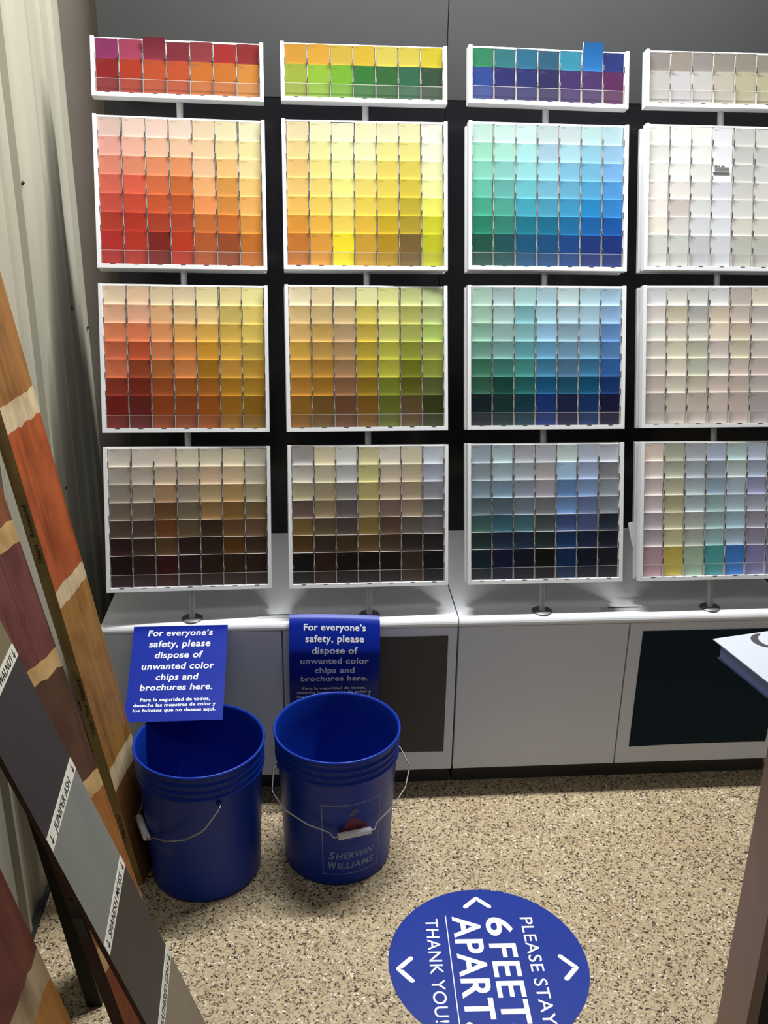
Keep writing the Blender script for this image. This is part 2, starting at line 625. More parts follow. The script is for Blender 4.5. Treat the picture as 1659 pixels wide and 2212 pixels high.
C_[(1, 1)] = """fde8b8 fefcc8 fefdd4 fefcca fdf8c8 fdfac0 fefef0
fde49a fdf8a8 fdfebc fdfcc0 fcf496 fbf290 fefee0
fbd082 fdf090 fbfcac fbf29c f7e070 efdc64 fbfcbe
fbd07c fbe27c fdfc90 fae678 f4dc60 e6d050 fcfdac
fbc864 fbd868 fbea7c f8dc5c ecd050 cdb83e f8f870
e39c40 f4bc4c fbdc60 ecc048 d0b034 b8a038 d8d63a
ca7c38 e2a044 fbe638 cfa23c b9922a 7c6438 c4c632"""
C_[(1, 2)] = """d4f8e8 dcfdf2 e0fdfa d8ecec dcecee d0f6f4 cdf0f8
acf0d0 b8f6e0 bcf8f4 b6dcec bcecf8 a0dcf2 a4d4f4
94e0c4 98dcd0 a4ecec a4e4f0 8cccec 80c8ea 84c0f4
70ccb0 70c0b4 78d0d8 80c4dc 70bad8 5cb0e0 5ca4e4
50b090 58b09c 4cb0c4 54a8c4 48a0cc 3290cc 3c8cd4
32886a 3c8876 267c90 287494 2a74a4 1868ac 1c5ca8
185848 20585a 165a7c 145480 104c88 123c7c 0e3a7c"""
C_[(1, 3)] = """fdfdfa fdfdfb fcfcf8 f6f6f8 d4d6d0 e0d8d0 d8d0c8
f2f2ea fdfdfb fcfcf6 f8f8fa ccd0c8 d2c8c0 d2c8c0
f8f8f0 fcfcf8 f0f2ea f4f4f8 d0d2cc e4dcd2 e4dcd2
fbf6ec f6f0e8 e8e6e0 e0e0e6 d2d2cc dcd2c8 dcd2c8
f8f2e8 d8ccc6 e4e4e0 e4e4ea dadad2 e0d6c8 e0d6c8
f6f0e2 e0dcd4 dedee0 e0e4e6 d8d4c8 cfc4b8 cfc4b8
d8d8ce d0d4cc c8c8ca d2d4d8 bcbcb2 c8c0b8 c8c0b8"""
C_[(2, 0)] = """d8bc9c e2ba98 dcc09a dcc49c ead69c e2cf8e eede96
cc9c7c d69c7c d2a274 d0aa78 d8b678 c0ac5e d4bc64
c0714e c6704c cc8656 c89450 c89c48 c4a24c c4ac54
a8583c a0482c b06844 b87840 b8842e bc943e a88c40
ac5c3e 7c3822 90542a b06c3c 8c601c a87c34 a07c30
6e2c20 602418 7c4020 80481e 84501e 90641e 8c6824
5c1c18 4e1e1a 723418 70381c 7a4018 7c5218 705016"""
C_[(2, 1)] = """e8d8b0 dcc898 d4cc9c e4e0a0 dcdc90 c8cc88 bcc890
ccb078 c4a874 c0a878 c8b858 ccc878 acac5e a4b070
c4a060 b89450 a88c68 b49c40 b0b05c 9ca050 a4ba60
b8903e a88444 9c7c54 a08c30 a0a03e 808432 888c44
a87c34 98702e 8c6c4a 94802c 989838 64681e 788034
94682a 886024 74523a 745c1c 646a24 50501c 4c522c
745020 5c4420 583a28 64481c 525420 504028 2e3416"""
C_[(2, 2)] = """a8c6b4 a6bebc a2c8c4 a4c4cc bcd4d4 a8c8d4 a4c4d8
9abca6 9cb8b2 76a8ac 98c0cc a0bcc4 9cbcc8 88a8cc
80a894 88a8a2 78a8aa 88b0cc 809ca8 88a8bc 5c80b0
648c7c 6c9490 549094 5c90ac 64889c 6490a8 4c709c
386450 346860 3c7870 386c88 44647c 346484 2c5488
2c5040 163c34 205450 184868 1c4458 124460 14305c
0c2024 122c2c 0c303a 142c5c 0a2038 0c2c50 080c30"""
C_[(2, 3)] = """d6d4cc dad4c4 d0ccc0 dcdad6 b4a8a0 c8bcac c8bcac
ccc4bc beb49c a8a6a0 c4b4a0 bcaea0 b0a8a0 b0a8a0
ccc6ba c4bcac c0bcb0 d0c4b0 b8ac98 b4aca2 b4aca2
b8b2a6 c6bea6 a8a894 b8aea4 b4aa94 aca498 aca498
b0a89c c4baa8 a4a894 b8aca0 b4a69a a89c94 a89c94
a89c92 b8ae9c aca292 b0a294 a4968c 9c968e 9c968e
989088 a69c90 a0968a a89c90 a09088 8c8480 8c8480"""
C_[(3, 0)] = """a49c90 a89e90 aca090 aca48e a8a088 b0a488 948e7c
827a6e 8c8274 948470 8c7e6a a08a70 a08e70 8c8470
6e665a 746a5c 7c6448 74685a 887654 806844 787058
54483e 54483c 4c3624 544a3a 6c5436 5c4424 54462e
3c3028 382c26 4c2e1a 44382a 2c2016 4a3420 48382a
241816 2c201c 3e2e1e 221816 221814 3e2814 2c201a
1a1010 201614 281210 201416 20160f 241a12 201612"""
C_[(3, 1)] = """b0a898 b0a688 a8a8a0 a8a07c b0a898 aca48c a4a8b0
9c968a 948c74 90908c 9c9464 9c8e7c 988c74 808490
807860 786c54 68645c 847c50 807460 7c705c 6c6c70
4c3e38 6c5e46 484040 6c6042 584a40 6e6050 484848
544428 443828 38302c 5c4c2c 403228 48403a 4c4848
3a2a18 28201a 302418 443620 342820 241e1c 201c1c
141210 221612 14100c 14120c 16120c 2a201a 0e0e10"""
C_[(3, 2)] = """7c8890 8c9ca0 8c8c92 8c9094 9cacb8 9098a4 989ca4
6c767a 7c8c90 80888c 888484 8098ac 7c88a0 646468
607078 607480 687078 7c787c 4c6484 607490 6c7478
445054 404c54 505860 545458 546c90 4c5874 606468
304844 2c4850 344c54 343a3a 303c5c 38405c 20242c
1c2828 1c2430 1c2430 1c2424 182844 1a2030 181820
141c20 0c1424 0c141c 060a0c 102038 10141e 18181c"""
C_[(3, 3)] = """b4a496 8c8c7c 888c90 8890a0 8ca0b4 8c94a0 8c94a0
ac9c94 8c9080 848c90 747c84 8c94a8 7c8490 7c8490
a0908c 8c8a74 848e90 70808a 7c8890 74748a 74748a
988c8c 807c60 80888a 708484 7c8c94 787c84 787c84
888082 8c886c 80847c 708282 748896 706c76 706c76
827a7c 8c8868 7c8078 6e8684 748490 686470 686470
80686c 8a7a3a 70826c 386e6c 2e5484 5c5a76 5c5a76"""
COLS = {k: [r.split() for r in v.split('\n')] for k, v in C_.items()}
# each card's own colour (reflectance), three numbers per card, row by row
ALB = {
    (0, 0): [
        112,31,77, 136,48,72, 125,40,54, 96,14,28, 111,34,39, 123,7,7, 105,7,7,
        117,13,13, 144,39,7, 154,59,19, 155,60,18, 160,85,19, 156,85,16, 160,100,27,
    ],
    (0, 1): [
        152,107,17, 163,118,23, 149,124,32, 154,126,14, 149,138,47, 150,137,43, 150,135,7,
        116,129,28, 102,135,15, 83,127,7, 8,79,7, 7,66,7, 7,66,39, 7,43,14,
    ],
    (0, 2): [
        7,87,54, 7,77,81, 7,72,97, 7,58,80, 25,100,121, 25,93,153, 7,23,83,
        7,39,102, 7,9,72, 7,15,73, 7,7,58, 38,14,70, 48,23,71, 60,7,57,
    ],
    (0, 3): [
        109,102,97, 119,109,100, 114,108,104, 115,108,100, 113,108,97, 113,108,97, 92,87,72,
        152,148,142, 154,151,151, 159,156,151, 152,146,132, 149,143,117, 149,143,117, 124,118,95,
    ],
    (1, 0): [
        196,168,158, 208,183,169, 213,185,171, 208,186,170, 203,181,149, 198,188,150, 200,192,156,
        209,149,136, 221,167,146, 219,173,143, 214,175,144, 209,178,139, 205,184,132, 207,193,137,
        208,125,103, 206,126,96, 205,126,86, 211,134,87, 213,169,130, 216,172,108, 214,194,137,
        197,93,74, 206,85,62, 198,99,57, 183,94,39, 221,160,103, 193,133,60, 217,177,105,
        184,71,57, 190,67,44, 185,77,35, 178,76,29, 222,137,79, 198,127,52, 223,165,90,
        164,52,35, 166,43,24, 162,57,32, 168,62,30, 186,100,42, 188,99,33, 203,134,53,
        169,37,33, 171,45,26, 114,21,10, 172,48,17, 165,78,32, 135,63,23, 177,98,28,
    ],
    (1, 1): [
        193,176,138, 195,193,152, 188,187,156, 194,191,152, 192,187,150, 188,185,141, 187,187,175,
        201,179,118, 199,195,130, 194,195,142, 194,193,145, 198,190,114, 196,188,108, 202,202,176,
        210,173,105, 209,196,115, 208,209,140, 209,200,127, 200,181,83, 188,171,69, 198,199,149,
        215,177,102, 217,193,102, 214,212,117, 207,189,95, 208,187,75, 194,174,57, 211,212,142,
        225,178,85, 220,188,85, 225,208,107, 212,187,70, 198,173,56, 174,155,37, 216,215,92,
        201,135,44, 219,166,59, 228,199,81, 208,168,52, 188,158,30, 162,140,34, 191,189,37,
        178,106,33, 206,143,51, 226,206,34, 183,141,38, 162,126,10, 106,83,34, 170,171,23,
    ],
    (1, 2): [
        157,185,173, 167,194,185, 165,188,186, 162,177,178, 168,181,183, 158,188,187, 154,182,189,
        132,188,163, 140,189,172, 141,190,188, 142,173,187, 145,184,194, 127,177,197, 127,166,193,
        114,180,157, 115,172,164, 126,185,186, 128,182,193, 112,168,196, 98,159,188, 107,158,205,
        85,164,142, 88,159,151, 96,174,182, 104,163,186, 88,153,181, 69,145,188, 69,135,191,
        55,143,116, 66,146,129, 51,143,162, 64,143,170, 54,140,181, 26,123,179, 41,120,187,
        27,118,91, 37,114,98, 7,104,123, 10,98,130, 16,100,148, 7,87,153, 7,75,149,
        7,70,54, 7,69,72, 7,73,107, 7,67,112, 7,58,117, 7,41,107, 7,40,109,
    ],
    (1, 3): [
        220,220,205, 220,220,204, 213,214,202, 204,203,206, 185,186,181, 185,186,181, 205,198,190,
        207,207,201, 217,217,215, 217,217,211, 214,213,216, 181,184,178, 181,184,178, 189,180,173,
        220,220,213, 223,223,219, 216,217,211, 240,240,240, 192,192,188, 192,192,188, 209,201,192,
        223,214,207, 224,218,212, 206,203,199, 207,206,213, 199,198,193, 199,198,193, 200,190,181,
        228,222,214, 199,187,182, 216,217,214, 215,215,222, 208,208,202, 208,208,202, 214,204,191,
        230,224,211, 212,208,201, 216,216,219, 219,223,226, 212,208,197, 212,208,197, 198,188,176,
        208,208,199, 192,195,188, 187,187,190, 205,207,211, 186,186,176, 186,186,176, 189,181,174,
    ],
    (2, 0): [
        240,216,184, 240,203,169, 240,220,180, 240,219,179, 240,228,170, 237,217,151, 240,230,157,
        233,180,147, 240,182,149, 224,173,124, 240,200,144, 235,199,133, 200,179,97, 225,200,106,
        219,129,89, 218,122,82, 231,152,98, 225,167,90, 229,179,82, 212,176,80, 219,193,93,
        207,109,74, 201,89,52, 204,120,78, 218,143,75, 215,154,48, 225,178,73, 194,163,73,
        218,117,79, 147,63,31, 171,99,44, 220,137,75, 155,106,13, 185,136,52, 189,147,52,
        127,44,25, 115,34,12, 150,75,29, 148,82,22, 161,97,26, 180,126,28, 181,137,42,
        114,22,15, 95,25,19, 141,62,15, 138,67,23, 145,74,11, 147,97,11, 131,93,7,
    ],
    (2, 1): [
        240,225,186, 222,201,154, 231,223,173, 224,220,158, 224,224,147, 214,220,148, 201,215,157,
        223,192,133, 200,172,118, 211,185,133, 207,190,89, 222,219,132, 189,189,103, 183,197,126,
        216,176,106, 219,177,96, 188,157,117, 209,182,72, 198,198,104, 164,169,82, 184,211,109,
        204,160,65, 184,145,72, 179,143,96, 183,160,49, 178,179,66, 148,154,53, 162,167,80,
        194,144,56, 191,142,54, 173,134,92, 172,149,44, 187,188,67, 110,115,17, 135,145,54,
        191,135,50, 172,123,39, 143,101,70, 143,114,22, 110,118,29, 93,94,19, 85,93,45,
        131,89,22, 106,77,25, 103,65,40, 116,82,18, 98,102,29, 93,73,40, 48,56,7,
    ],
    (2, 2): [
        177,210,192, 178,204,205, 158,197,195, 168,201,212, 204,231,233, 189,226,240, 181,216,240,
        157,194,173, 176,209,205, 136,197,204, 170,217,232, 179,212,225, 170,206,221, 156,195,238,
        150,198,177, 140,174,170, 133,188,192, 155,203,238, 153,188,205, 144,178,202, 105,149,207,
        115,163,147, 128,177,175, 93,162,169, 105,167,203, 110,152,178, 118,171,203, 82,125,176,
        65,124,100, 60,129,120, 67,143,135, 67,136,174, 77,117,149, 63,128,172, 39,89,150,
        47,97,77, 7,67,58, 27,101,99, 13,90,134, 18,78,104, 7,87,127, 7,52,111,
        7,27,35, 7,44,45, 7,55,69, 7,44,107, 7,22,58, 7,45,94, 7,7,51,
    ],
    (2, 3): [
        240,240,240, 240,240,231, 240,240,235, 240,240,240, 195,182,175, 229,217,200, 239,239,230,
        235,226,219, 224,213,187, 187,185,180, 234,216,194, 217,202,188, 209,201,193, 200,191,182,
        240,239,227, 226,217,201, 237,233,221, 237,223,203, 226,212,189, 235,226,215, 207,198,187,
        225,218,205, 240,234,207, 215,217,193, 221,210,201, 235,224,198, 211,203,190, 209,200,185,
        221,212,200, 233,223,204, 202,207,184, 240,236,223, 232,214,202, 212,198,190, 209,194,184,
        209,195,184, 240,233,212, 209,198,180, 231,214,199, 206,189,178, 204,198,190, 196,189,179,
        190,181,173, 202,190,177, 211,199,186, 206,192,179, 206,187,178, 183,173,170, 177,167,162,
    ],
    (3, 0): [
        231,222,210, 220,209,195, 221,207,192, 230,222,197, 232,224,195, 229,216,184, 207,201,181,
        175,166,153, 193,181,166, 219,199,174, 189,173,150, 215,188,156, 221,198,160, 191,182,158,
        149,139,125, 174,162,145, 164,133,98, 170,155,138, 188,165,121, 177,145,96, 163,154,123,
        118,102,90, 120,104,89, 109,78,50, 118,106,84, 162,129,84, 119,88,42, 126,107,70,
        87,69,58, 83,65,57, 111,66,33, 100,83,61, 65,46,26, 108,77,44, 101,78,58,
        49,27,24, 65,45,39, 89,65,39, 44,26,23, 43,26,18, 88,55,17, 66,47,36,
        30,7,9, 45,25,22, 60,16,12, 42,18,23, 39,21,7, 48,31,13, 42,24,15,
    ],
    (3, 1): [
        240,240,240, 236,225,189, 215,217,211, 222,213,168, 225,217,200, 208,200,172, 208,215,228,
        219,214,201, 202,193,163, 202,204,203, 224,216,150, 205,190,169, 200,185,156, 185,193,215,
        190,180,148, 153,139,109, 151,147,139, 169,160,103, 190,175,148, 166,151,126, 139,140,148,
        114,94,86, 154,136,103, 98,88,90, 147,132,92, 112,94,82, 155,137,116, 107,110,113,
        119,98,55, 105,88,63, 85,74,68, 125,104,58, 95,75,59, 109,98,91, 106,101,103,
        83,59,26, 51,38,28, 64,46,24, 98,78,43, 78,60,46, 45,35,33, 43,37,39,
        16,11,7, 44,21,12, 15,7,7, 17,13,7, 21,11,7, 60,44,33, 7,7,7,
    ],
    (3, 2): [
        164,180,194, 198,223,233, 188,190,202, 183,189,198, 221,240,240, 186,197,216, 212,219,235,
        142,157,165, 166,189,198, 180,194,203, 188,183,187, 164,196,224, 178,197,236, 133,134,141,
        129,153,167, 143,175,197, 159,173,190, 168,164,174, 96,129,174, 140,170,215, 145,157,166,
        105,126,135, 84,102,115, 110,123,137, 113,114,122, 127,166,225, 110,130,174, 139,146,155,
        68,107,103, 61,107,122, 73,112,126, 82,94,96, 72,93,147, 74,86,128, 45,54,72,
        34,58,59, 36,53,76, 34,50,72, 32,48,50, 29,62,113, 29,41,71, 29,31,50,
        13,33,41, 7,14,48, 7,14,34, 7,7,7, 7,41,81, 7,17,40, 24,25,35,
    ],
    (3, 3): [
        240,222,207, 187,189,170, 189,196,205, 203,216,240, 212,240,240, 200,213,233, 200,213,233,
        240,228,221, 214,223,203, 194,208,218, 160,172,186, 223,239,240, 194,209,233, 194,209,233,
        240,225,225, 217,217,188, 200,217,225, 176,204,225, 178,196,211, 186,189,229, 186,189,229,
        229,214,219, 184,181,143, 207,224,233, 165,196,200, 197,225,240, 192,201,219, 192,201,219,
        210,201,209, 226,223,184, 199,207,200, 178,210,215, 186,220,240, 178,175,195, 178,175,195,
        211,202,212, 198,194,153, 182,191,183, 172,212,215, 191,220,240, 158,155,177, 158,155,177,
        200,165,175, 214,192,94, 178,209,179, 84,166,167, 75,141,225, 141,140,186, 141,140,186,
    ],
}


def colour_word(h):
    r, g, b = (int(h[i:i + 2], 16) / 255 for i in (0, 2, 4))
    hh, s, v = colorsys.rgb_to_hsv(r, g, b)
    hd = hh * 360
    mx = v
    if s < 0.10:
        if v > .93: return 'white'
        if v > .80: return 'off-white'
        if v > .66: return 'pale grey'
        if v > .45: return 'mid grey'
        if v > .25: return 'dark grey'
        return 'near-black'
    if v < .13: return 'near-black'
    if s < 0.27 and v < .82:
        base = ('rosy' if hd > 330 or hd < 14 else 'greige' if hd < 50 else 'sage' if hd < 150 else 'blue-green grey' if hd < 190 else 'slate')
        if base == 'greige' and v < .35: return 'very dark brown'
        if base == 'greige' and v < .5: return 'dark taupe'
        if base == 'rosy' and v < .35: return 'very dark brown'
        if base == 'rosy': return 'dusty rose'
        if base == 'slate': return 'dark slate' if v < .35 else 'slate blue' if v < .6 else 'pale slate blue'
        if base == 'sage': return 'dark olive grey' if v < .4 else 'sage grey'
        return base if v > .4 else 'dark ' + base
    if hd < 9 or hd >= 345: n = 'red'
    elif hd < 19: n = 'red-orange' if v > .6 else 'rust'
    elif hd < 33: n = 'orange' if v > .7 else 'brown'
    elif hd < 44: n = 'amber' if v > .7 else 'brown'
    elif hd < 56: n = 'yellow' if v > .75 else 'olive brown' if v < .55 else 'mustard'
    elif hd < 72: n = 'lime yellow' if v > .75 else 'olive'
    elif hd < 100: n = 'lime green'
    elif hd < 150: n = 'green'
    elif hd < 180: n = 'blue-green'
    elif hd < 196: n = 'turquoise'
    elif hd < 215: n = 'blue'
    elif hd < 240: n = 'royal blue' if s > .5 else 'periwinkle blue'
    elif hd < 285: n = 'purple'
    else: n = 'magenta'
    if n in ('red-orange', 'orange') and s < .45: n = 'peach'
    if n == 'red' and s < .45 and v > .7: n = 'pink'
    if v > .9 and s < .25: return 'very pale ' + n
    if v > .8 and s < .45: return 'pale ' + n
    if v < .25: return 'very dark ' + n
    if v < .45: return 'dark ' + n
    if v < .65: return 'deep ' + n
    return 'light ' + n if s < .45 else n


ORD = ['first', 'second', 'third', 'fourth', 'fifth', 'sixth', 'last']


def chip_geom(mb, mw, w, z0, z1, curl, th, colr, uvs, ccs, lift=0.0):
    """A short stack of cards: curved coloured face, white edges. Local x across, z up the board, y into the board."""
    n = 7
    L = z1 - z0
    fr, bk = [], []
    for k in range(n + 1):
        t = k / n
        y = 0.0140 - 0.0012 * (curl < 0.005) - curl * (0.55 * t + 0.45 * t * t)
        z = z0 + L * t
        fr.append((y, z))
        bk.append((y + th, z))
    hw = w / 2

    def T(x, y, z):
        return tuple(mw @ Vector((x, y, z)))
    b = len(mb.v)
    for (y, z) in fr:                       # coloured face, its own vertices
        mb.v += [T(-hw, y, z), T(hw, y, z)]
    for k in range(n):
        a = b + 2 * k
        mb.f.append((a, a + 1, a + 3, a + 2))
        mb.mi.append(0)
        mb.sm.append(True)
        uvs[len(mb.f) - 1] = [(0, k / n), (1, k / n), (1, (k + 1) / n), (0, (k + 1) / n)]
        ccs[len(mb.f) - 1] = colr
    b = len(mb.v)
    for (y, z), (y2, z2) in zip(fr, bk):
        mb.v += [T(-hw, y, z), T(hw, y, z), T(hw, y2, z2), T(-hw, y2, z2)]
    for k in range(n):
        a = b + 4 * k
        for (i, j) in ((1, 2), (2, 3), (3, 0)):
            mb.f.append((a + i, a + j, a + 4 + j, a + 4 + i))
            mb.mi.append(1)
            mb.sm.append(False)
    a = b + 4 * n
    mb.f.append((a, a + 1, a + 2, a + 3)); mb.mi.append(1); mb.sm.append(False)
    mb.f.append((b + 3, b + 2, b + 1, b)); mb.mi.append(1); mb.sm.append(False)


def chip_build(name, mb, uvs, ccs, mw=None):
    me = bpy.data.meshes.new(name)
    me.from_pydata(mb.v, [], mb.f)
    me.materials.append(M_CHIP)
    me.materials.append(M_EDGE)
    me.polygons.foreach_set('material_index', mb.mi)
    me.polygons.foreach_set('use_smooth', mb.sm)
    me.uv_layers.new(name='UVMap')
    me.color_attributes.new('card', 'FLOAT_COLOR', 'CORNER')
    uvl = me.uv_layers['UVMap']
    ca = me.color_attributes['card']
    for fi, p in enumerate(me.polygons):
        c = ccs.get(fi, (0.8, 0.8, 0.8))
        u = uvs.get(fi)
        for k, li in enumerate(p.loop_indices):
            ca.data[li].color = (*c, 1)
            if u:
                uvl.data[li].uv = u[k]
            else:
                uvl.data[li].uv = (0.5, 0.5)
    o = bpy.data.objects.new(name, me)
    COL.objects.link(o)
    if mw is not None:
        o.matrix_world = mw
    return o


def project(p):
    d = p - CAM
    w_ = d.dot(F_)
    return 829.5 + FPX * d.dot(R_) / w_, 1106 - FPX * d.dot(U_) / w_


CPX = 0.0561
chips = []
rng = random.Random(5)
for r in range(4):
    for c in range(4):
        M4, h = rack_matrix(r, c)
        root = empty('colour_chip_rack', M4)
        nrow = 2 if r == 0 else 7
        # trays
        d1 = 0.024 if r else 0.030
        b = tray_bm(h, d1)
        for k in range(7):
            xc = (k - 3) * CPX
            b.box(xc - 0.006, xc + 0.006, -0.0003, 0.0006, 0.0090, 0.0108, 2)
        b.build('tray', [M_WHITE, M_TRAYIN, M_SLOT], root, bevel=0.0012)
        if r:
            b = MB(); b.box(-RW / 2 + 0.005, RW / 2 - 0.005, 0.0242, 0.0455, 0.006, h - 0.006)
            b.build('core', M_WHITE, root, bevel=0.001)
            b = tray_bm(h, 0.014, flip=0.060)
            b.build('back_tray', [M_WHITE, M_TRAYIN], root, bevel=0.0012)
        else:
            b = MB(); b.box(-0.03, 0.03, 0.030, 0.036, 0.03, 0.11)
            b.build('bracket', M_WHITE, root)
        # rows: (bottom, top) visible in board coordinates
        if r:
            rows = [(h - 0.0052 - 0.0448 * (k + 1), h - 0.0052 - 0.0448 * k) for k in range(6)]
            rows.append((0.0115, h - 0.0052 - 0.0448 * 6))
        else:
            rows = [(0.0907, 0.1378), (0.0095, 0.0907)]
        lipz = 0.0425
        # clear dividers with small clips
        for k in range(8):
            x = -RW / 2 + 0.0093 + 0.0561 * k - 0.0002
            if k in (0, 7):
                x = -RW / 2 + 0.0098 if k == 0 else RW / 2 - 0.0098
            b = MB()
            b.box(x - 0.0008, x + 0.0008, 0.0108, 0.0200, 0.0108, h - 0.005)
            b.box(x - 0.0006, x + 0.0006, 0.0030, 0.0105, 0.0108, lipz - 0.002)
            for (za, zb) in rows:
                z0 = (za if zb - za < 0.06 else zb - 0.0448) + 0.004
                b.box(x - 0.0022, x + 0.0022, 0.0058, 0.0070, z0, z0 + 0.0105, 1)
                b.box(x - 0.0010, x + 0.0010, 0.0054, 0.0060, z0 + 0.002, z0 + 0.0085, 2)
                b.box(x - 0.0006, x + 0.0006, 0.0050, 0.0080, z0 - 0.0055, z0 + 0.001, 2)
            b.build('divider', [M_CLEAR, M_CLIP, M_SLOT], root)
        b = MB()
        b.box(-RW / 2 + 0.0095, RW / 2 - 0.0095, 0.0022, 0.0030, 0.0108, lipz)
        b.build('front_lip', mat('clear_lip', (0.20, 0.18, 0.18), 0.25, spec=0.3, alpha=0.07), root)
        b = MB()
        b.box(-RW / 2 + 0.0095, RW / 2 - 0.0095, 0.0020, 0.0032, lipz, lipz + 0.0010)
        b.build('lip_edge', mat('bright_acrylic_edge', (0.62, 0.60, 0.58), 0.3, alpha=0.45), root)
        tag(root, '%s rack of %s chips, %s' % (('small top' if r == 0 else 'square ' + WHERE[r].replace('second', 'upper').replace('third', 'middle')), RACKNAME[r][c],
            ['leftmost column', 'second column from the left', 'third column from the left', 'cut by the right edge'][c]), 'display rack', 'colour chip racks on poles')
        # chips
        for i in range(nrow):
            for j in range(7):
                za, zb = rows[i]
                xc = (j - 3) * CPX
                zt, lift = zb, 0.0
                if (r, c, i, j) == (0, 2, 0, 5): zt, lift = zb + 0.019, 1
                if (r, c, i, j) == (3, 1, 0, 0): zt, lift = zb + 0.0055, 1
                if (r, c, i, j) == (0, 0, 0, 2): zt, lift = zb + 0.0030, 1
                last = i == nrow - 1
                z0 = za if last else za - 0.010
                q = [project(M4 @ Vector((xc + sx * 0.027, 0.01, zz))) for sx, zz in ((-1, za), (1, za), (1, zb), (-1, zb))]
                area_ = abs(sum(q[k][0] * q[(k + 1) % 4][1] - q[(k + 1) % 4][0] * q[k][1] for k in range(4))) / 2
                xs = [p[0] for p in q]
                vis = 1.0
                if max(xs) > 1659:
                    vis = max(0.0, (1659 - min(xs)) / (max(xs) - min(xs)))
                if vis <= 0.02:
                    continue
                curl = rng.uniform(0.0032, 0.0048) if r < 2 else rng.uniform(0.0050, 0.0080)
                if rng.random() < 0.12: curl *= 0.7
                if lift: curl = 0.0150
                hx = COLS[(r, c)][i][j]
                k3 = (i * 7 + j) * 3
                al = tuple(lin1(q_) for q_ in ALB[(r, c)][k3:k3 + 3])
                chips.append(dict(r=r, c=c, i=i, j=j, M=M4, xc=xc, z0=z0, zt=zt, lift=lift, curl=curl, hx=hx, al=al, area=area_ * vis,
                                  zl=(za + 0.033) if last else za))

chips.sort(key=lambda q: -q['area'] - (9999 if (q['r'], q['c'], q['i'], q['j']) == (1, 3, 2, 3) else 0))   # the one chip with a barcode keeps its own object
rest = MB(); ru, rc = {}, {}
ROWN = {2: ['upper row', 'lower row'], 7: ['top row', 'second row', 'third row', 'fourth row', 'fifth row', 'sixth row', 'bottom row']}
for n, q in enumerate(chips):
    th = 0.0058
    T = q['M'] @ Matrix.Translation((q['xc'], 0, 0)) @ Matrix.Rotation(rng.uniform(-0.004, 0.004), 4, 'Y')
    if n < 300:
        b = MB(); u, cc = {}, {}
        O = T @ Matrix.Translation((0, 0, q['z0']))
        chip_geom(b, Matrix.Identity(4), 0.0526, 0, q['zt'] - q['z0'], q['curl'], th, q['al'], u, cc, q['lift'])
        o = chip_build('paint_chip', b, u, cc, O)
        nr = 2 if q['r'] == 0 else 7
        pos = ['first from left', 'second from left', 'third from left', 'fourth from left', 'fifth from left', 'sixth from left', 'last on the right'][q['j']]
        extra = ' standing tall,' if q['lift'] else ''
        tag(o, '%s chip,%s %s, %s, of the %s rack' % (colour_word(q['hx']), extra, ROWN[nr][q['i']], pos, RACKNAME[q['r']][q['c']]),
            'paint chip', 'paint chips in the %s rack' % RACKNAME[q['r']][q['c']])
        if (q['r'], q['c'], q['i'], q['j']) == (1, 3, 2, 3):
            o['label'] = 'white chip turned back to front, showing a barcode, in the white rack'
            bb = MB()
            Hh = q['zt'] - q['z0']
            yb = 0.0128 - q['curl'] - 0.0010
            r2 = random.Random(3)
            x = -0.020
            while x < 0.018:
                w_ = r2.choice((0.0005, 0.0009, 0.0013))
                bb.box(x, x + w_, yb + 0.0005, yb + 0.0030, Hh - 0.0150, Hh - 0.0080)
                x += w_ + r2.choice((0.0005, 0.0008))
            bb.box(-0.024, 0.020, yb + 0.0010, yb + 0.004, Hh - 0.0215, Hh - 0.0190)
            for (a_, e_) in ((-0.020, -0.013), (-0.010, -0.006), (-0.003, 0.005)):
                bb.box(a_, e_, yb + 0.0003, yb + 0.0025, Hh - 0.0050, Hh - 0.0035)
            bb.build('barcode', mat('grey_print', (0.20, 0.20, 0.21), 0.7), o)
    else:
        chip_geom(rest, T, 0.0526, q['z0'], q['zt'], q['curl'], th, q['al'], ru, rc, q['lift'])
if len(chips) > 300:
    tag(chip_build('paint_chips', rest, ru, rc), 'rows of smaller paint chips filling the middle and lowest racks', 'paint chips', kind='stuff')

# poles
for c in range(4):
    px, py = XR0 + c * PITCH + RW / 2, 0.035
    root = empty('display_pole', Matrix.Translation((px, py, H)))
    b = MB()
    top = 1.33
    b.tube([(0, SL * s_, CL * s_) for s_ in (0.0, 0.3, 0.6, 0.9, 1.2, top)], 0.0082, 20)
    b.build('pole', M_METAL, root)
    b = MB()
    b.lathe([(0.0, 0.0052), (0.012, 0.0052), (0.024, 0.0040), (0.0268, 0.0022), (0.0270, 0.0002), (0.0, 0.0002)], 40)
    b.build('base_flange', mat('dull_grey_metal', (0.22, 0.22, 0.23), 0.45, metal=0.5), root)
    tag(root, 'leaning metal pole on a round flange carrying the %s' % ['red-and-orange racks', 'yellow-and-olive racks', 'green-and-blue racks', 'white and pastel racks'][c],
        'pole', 'poles carrying the colour racks')
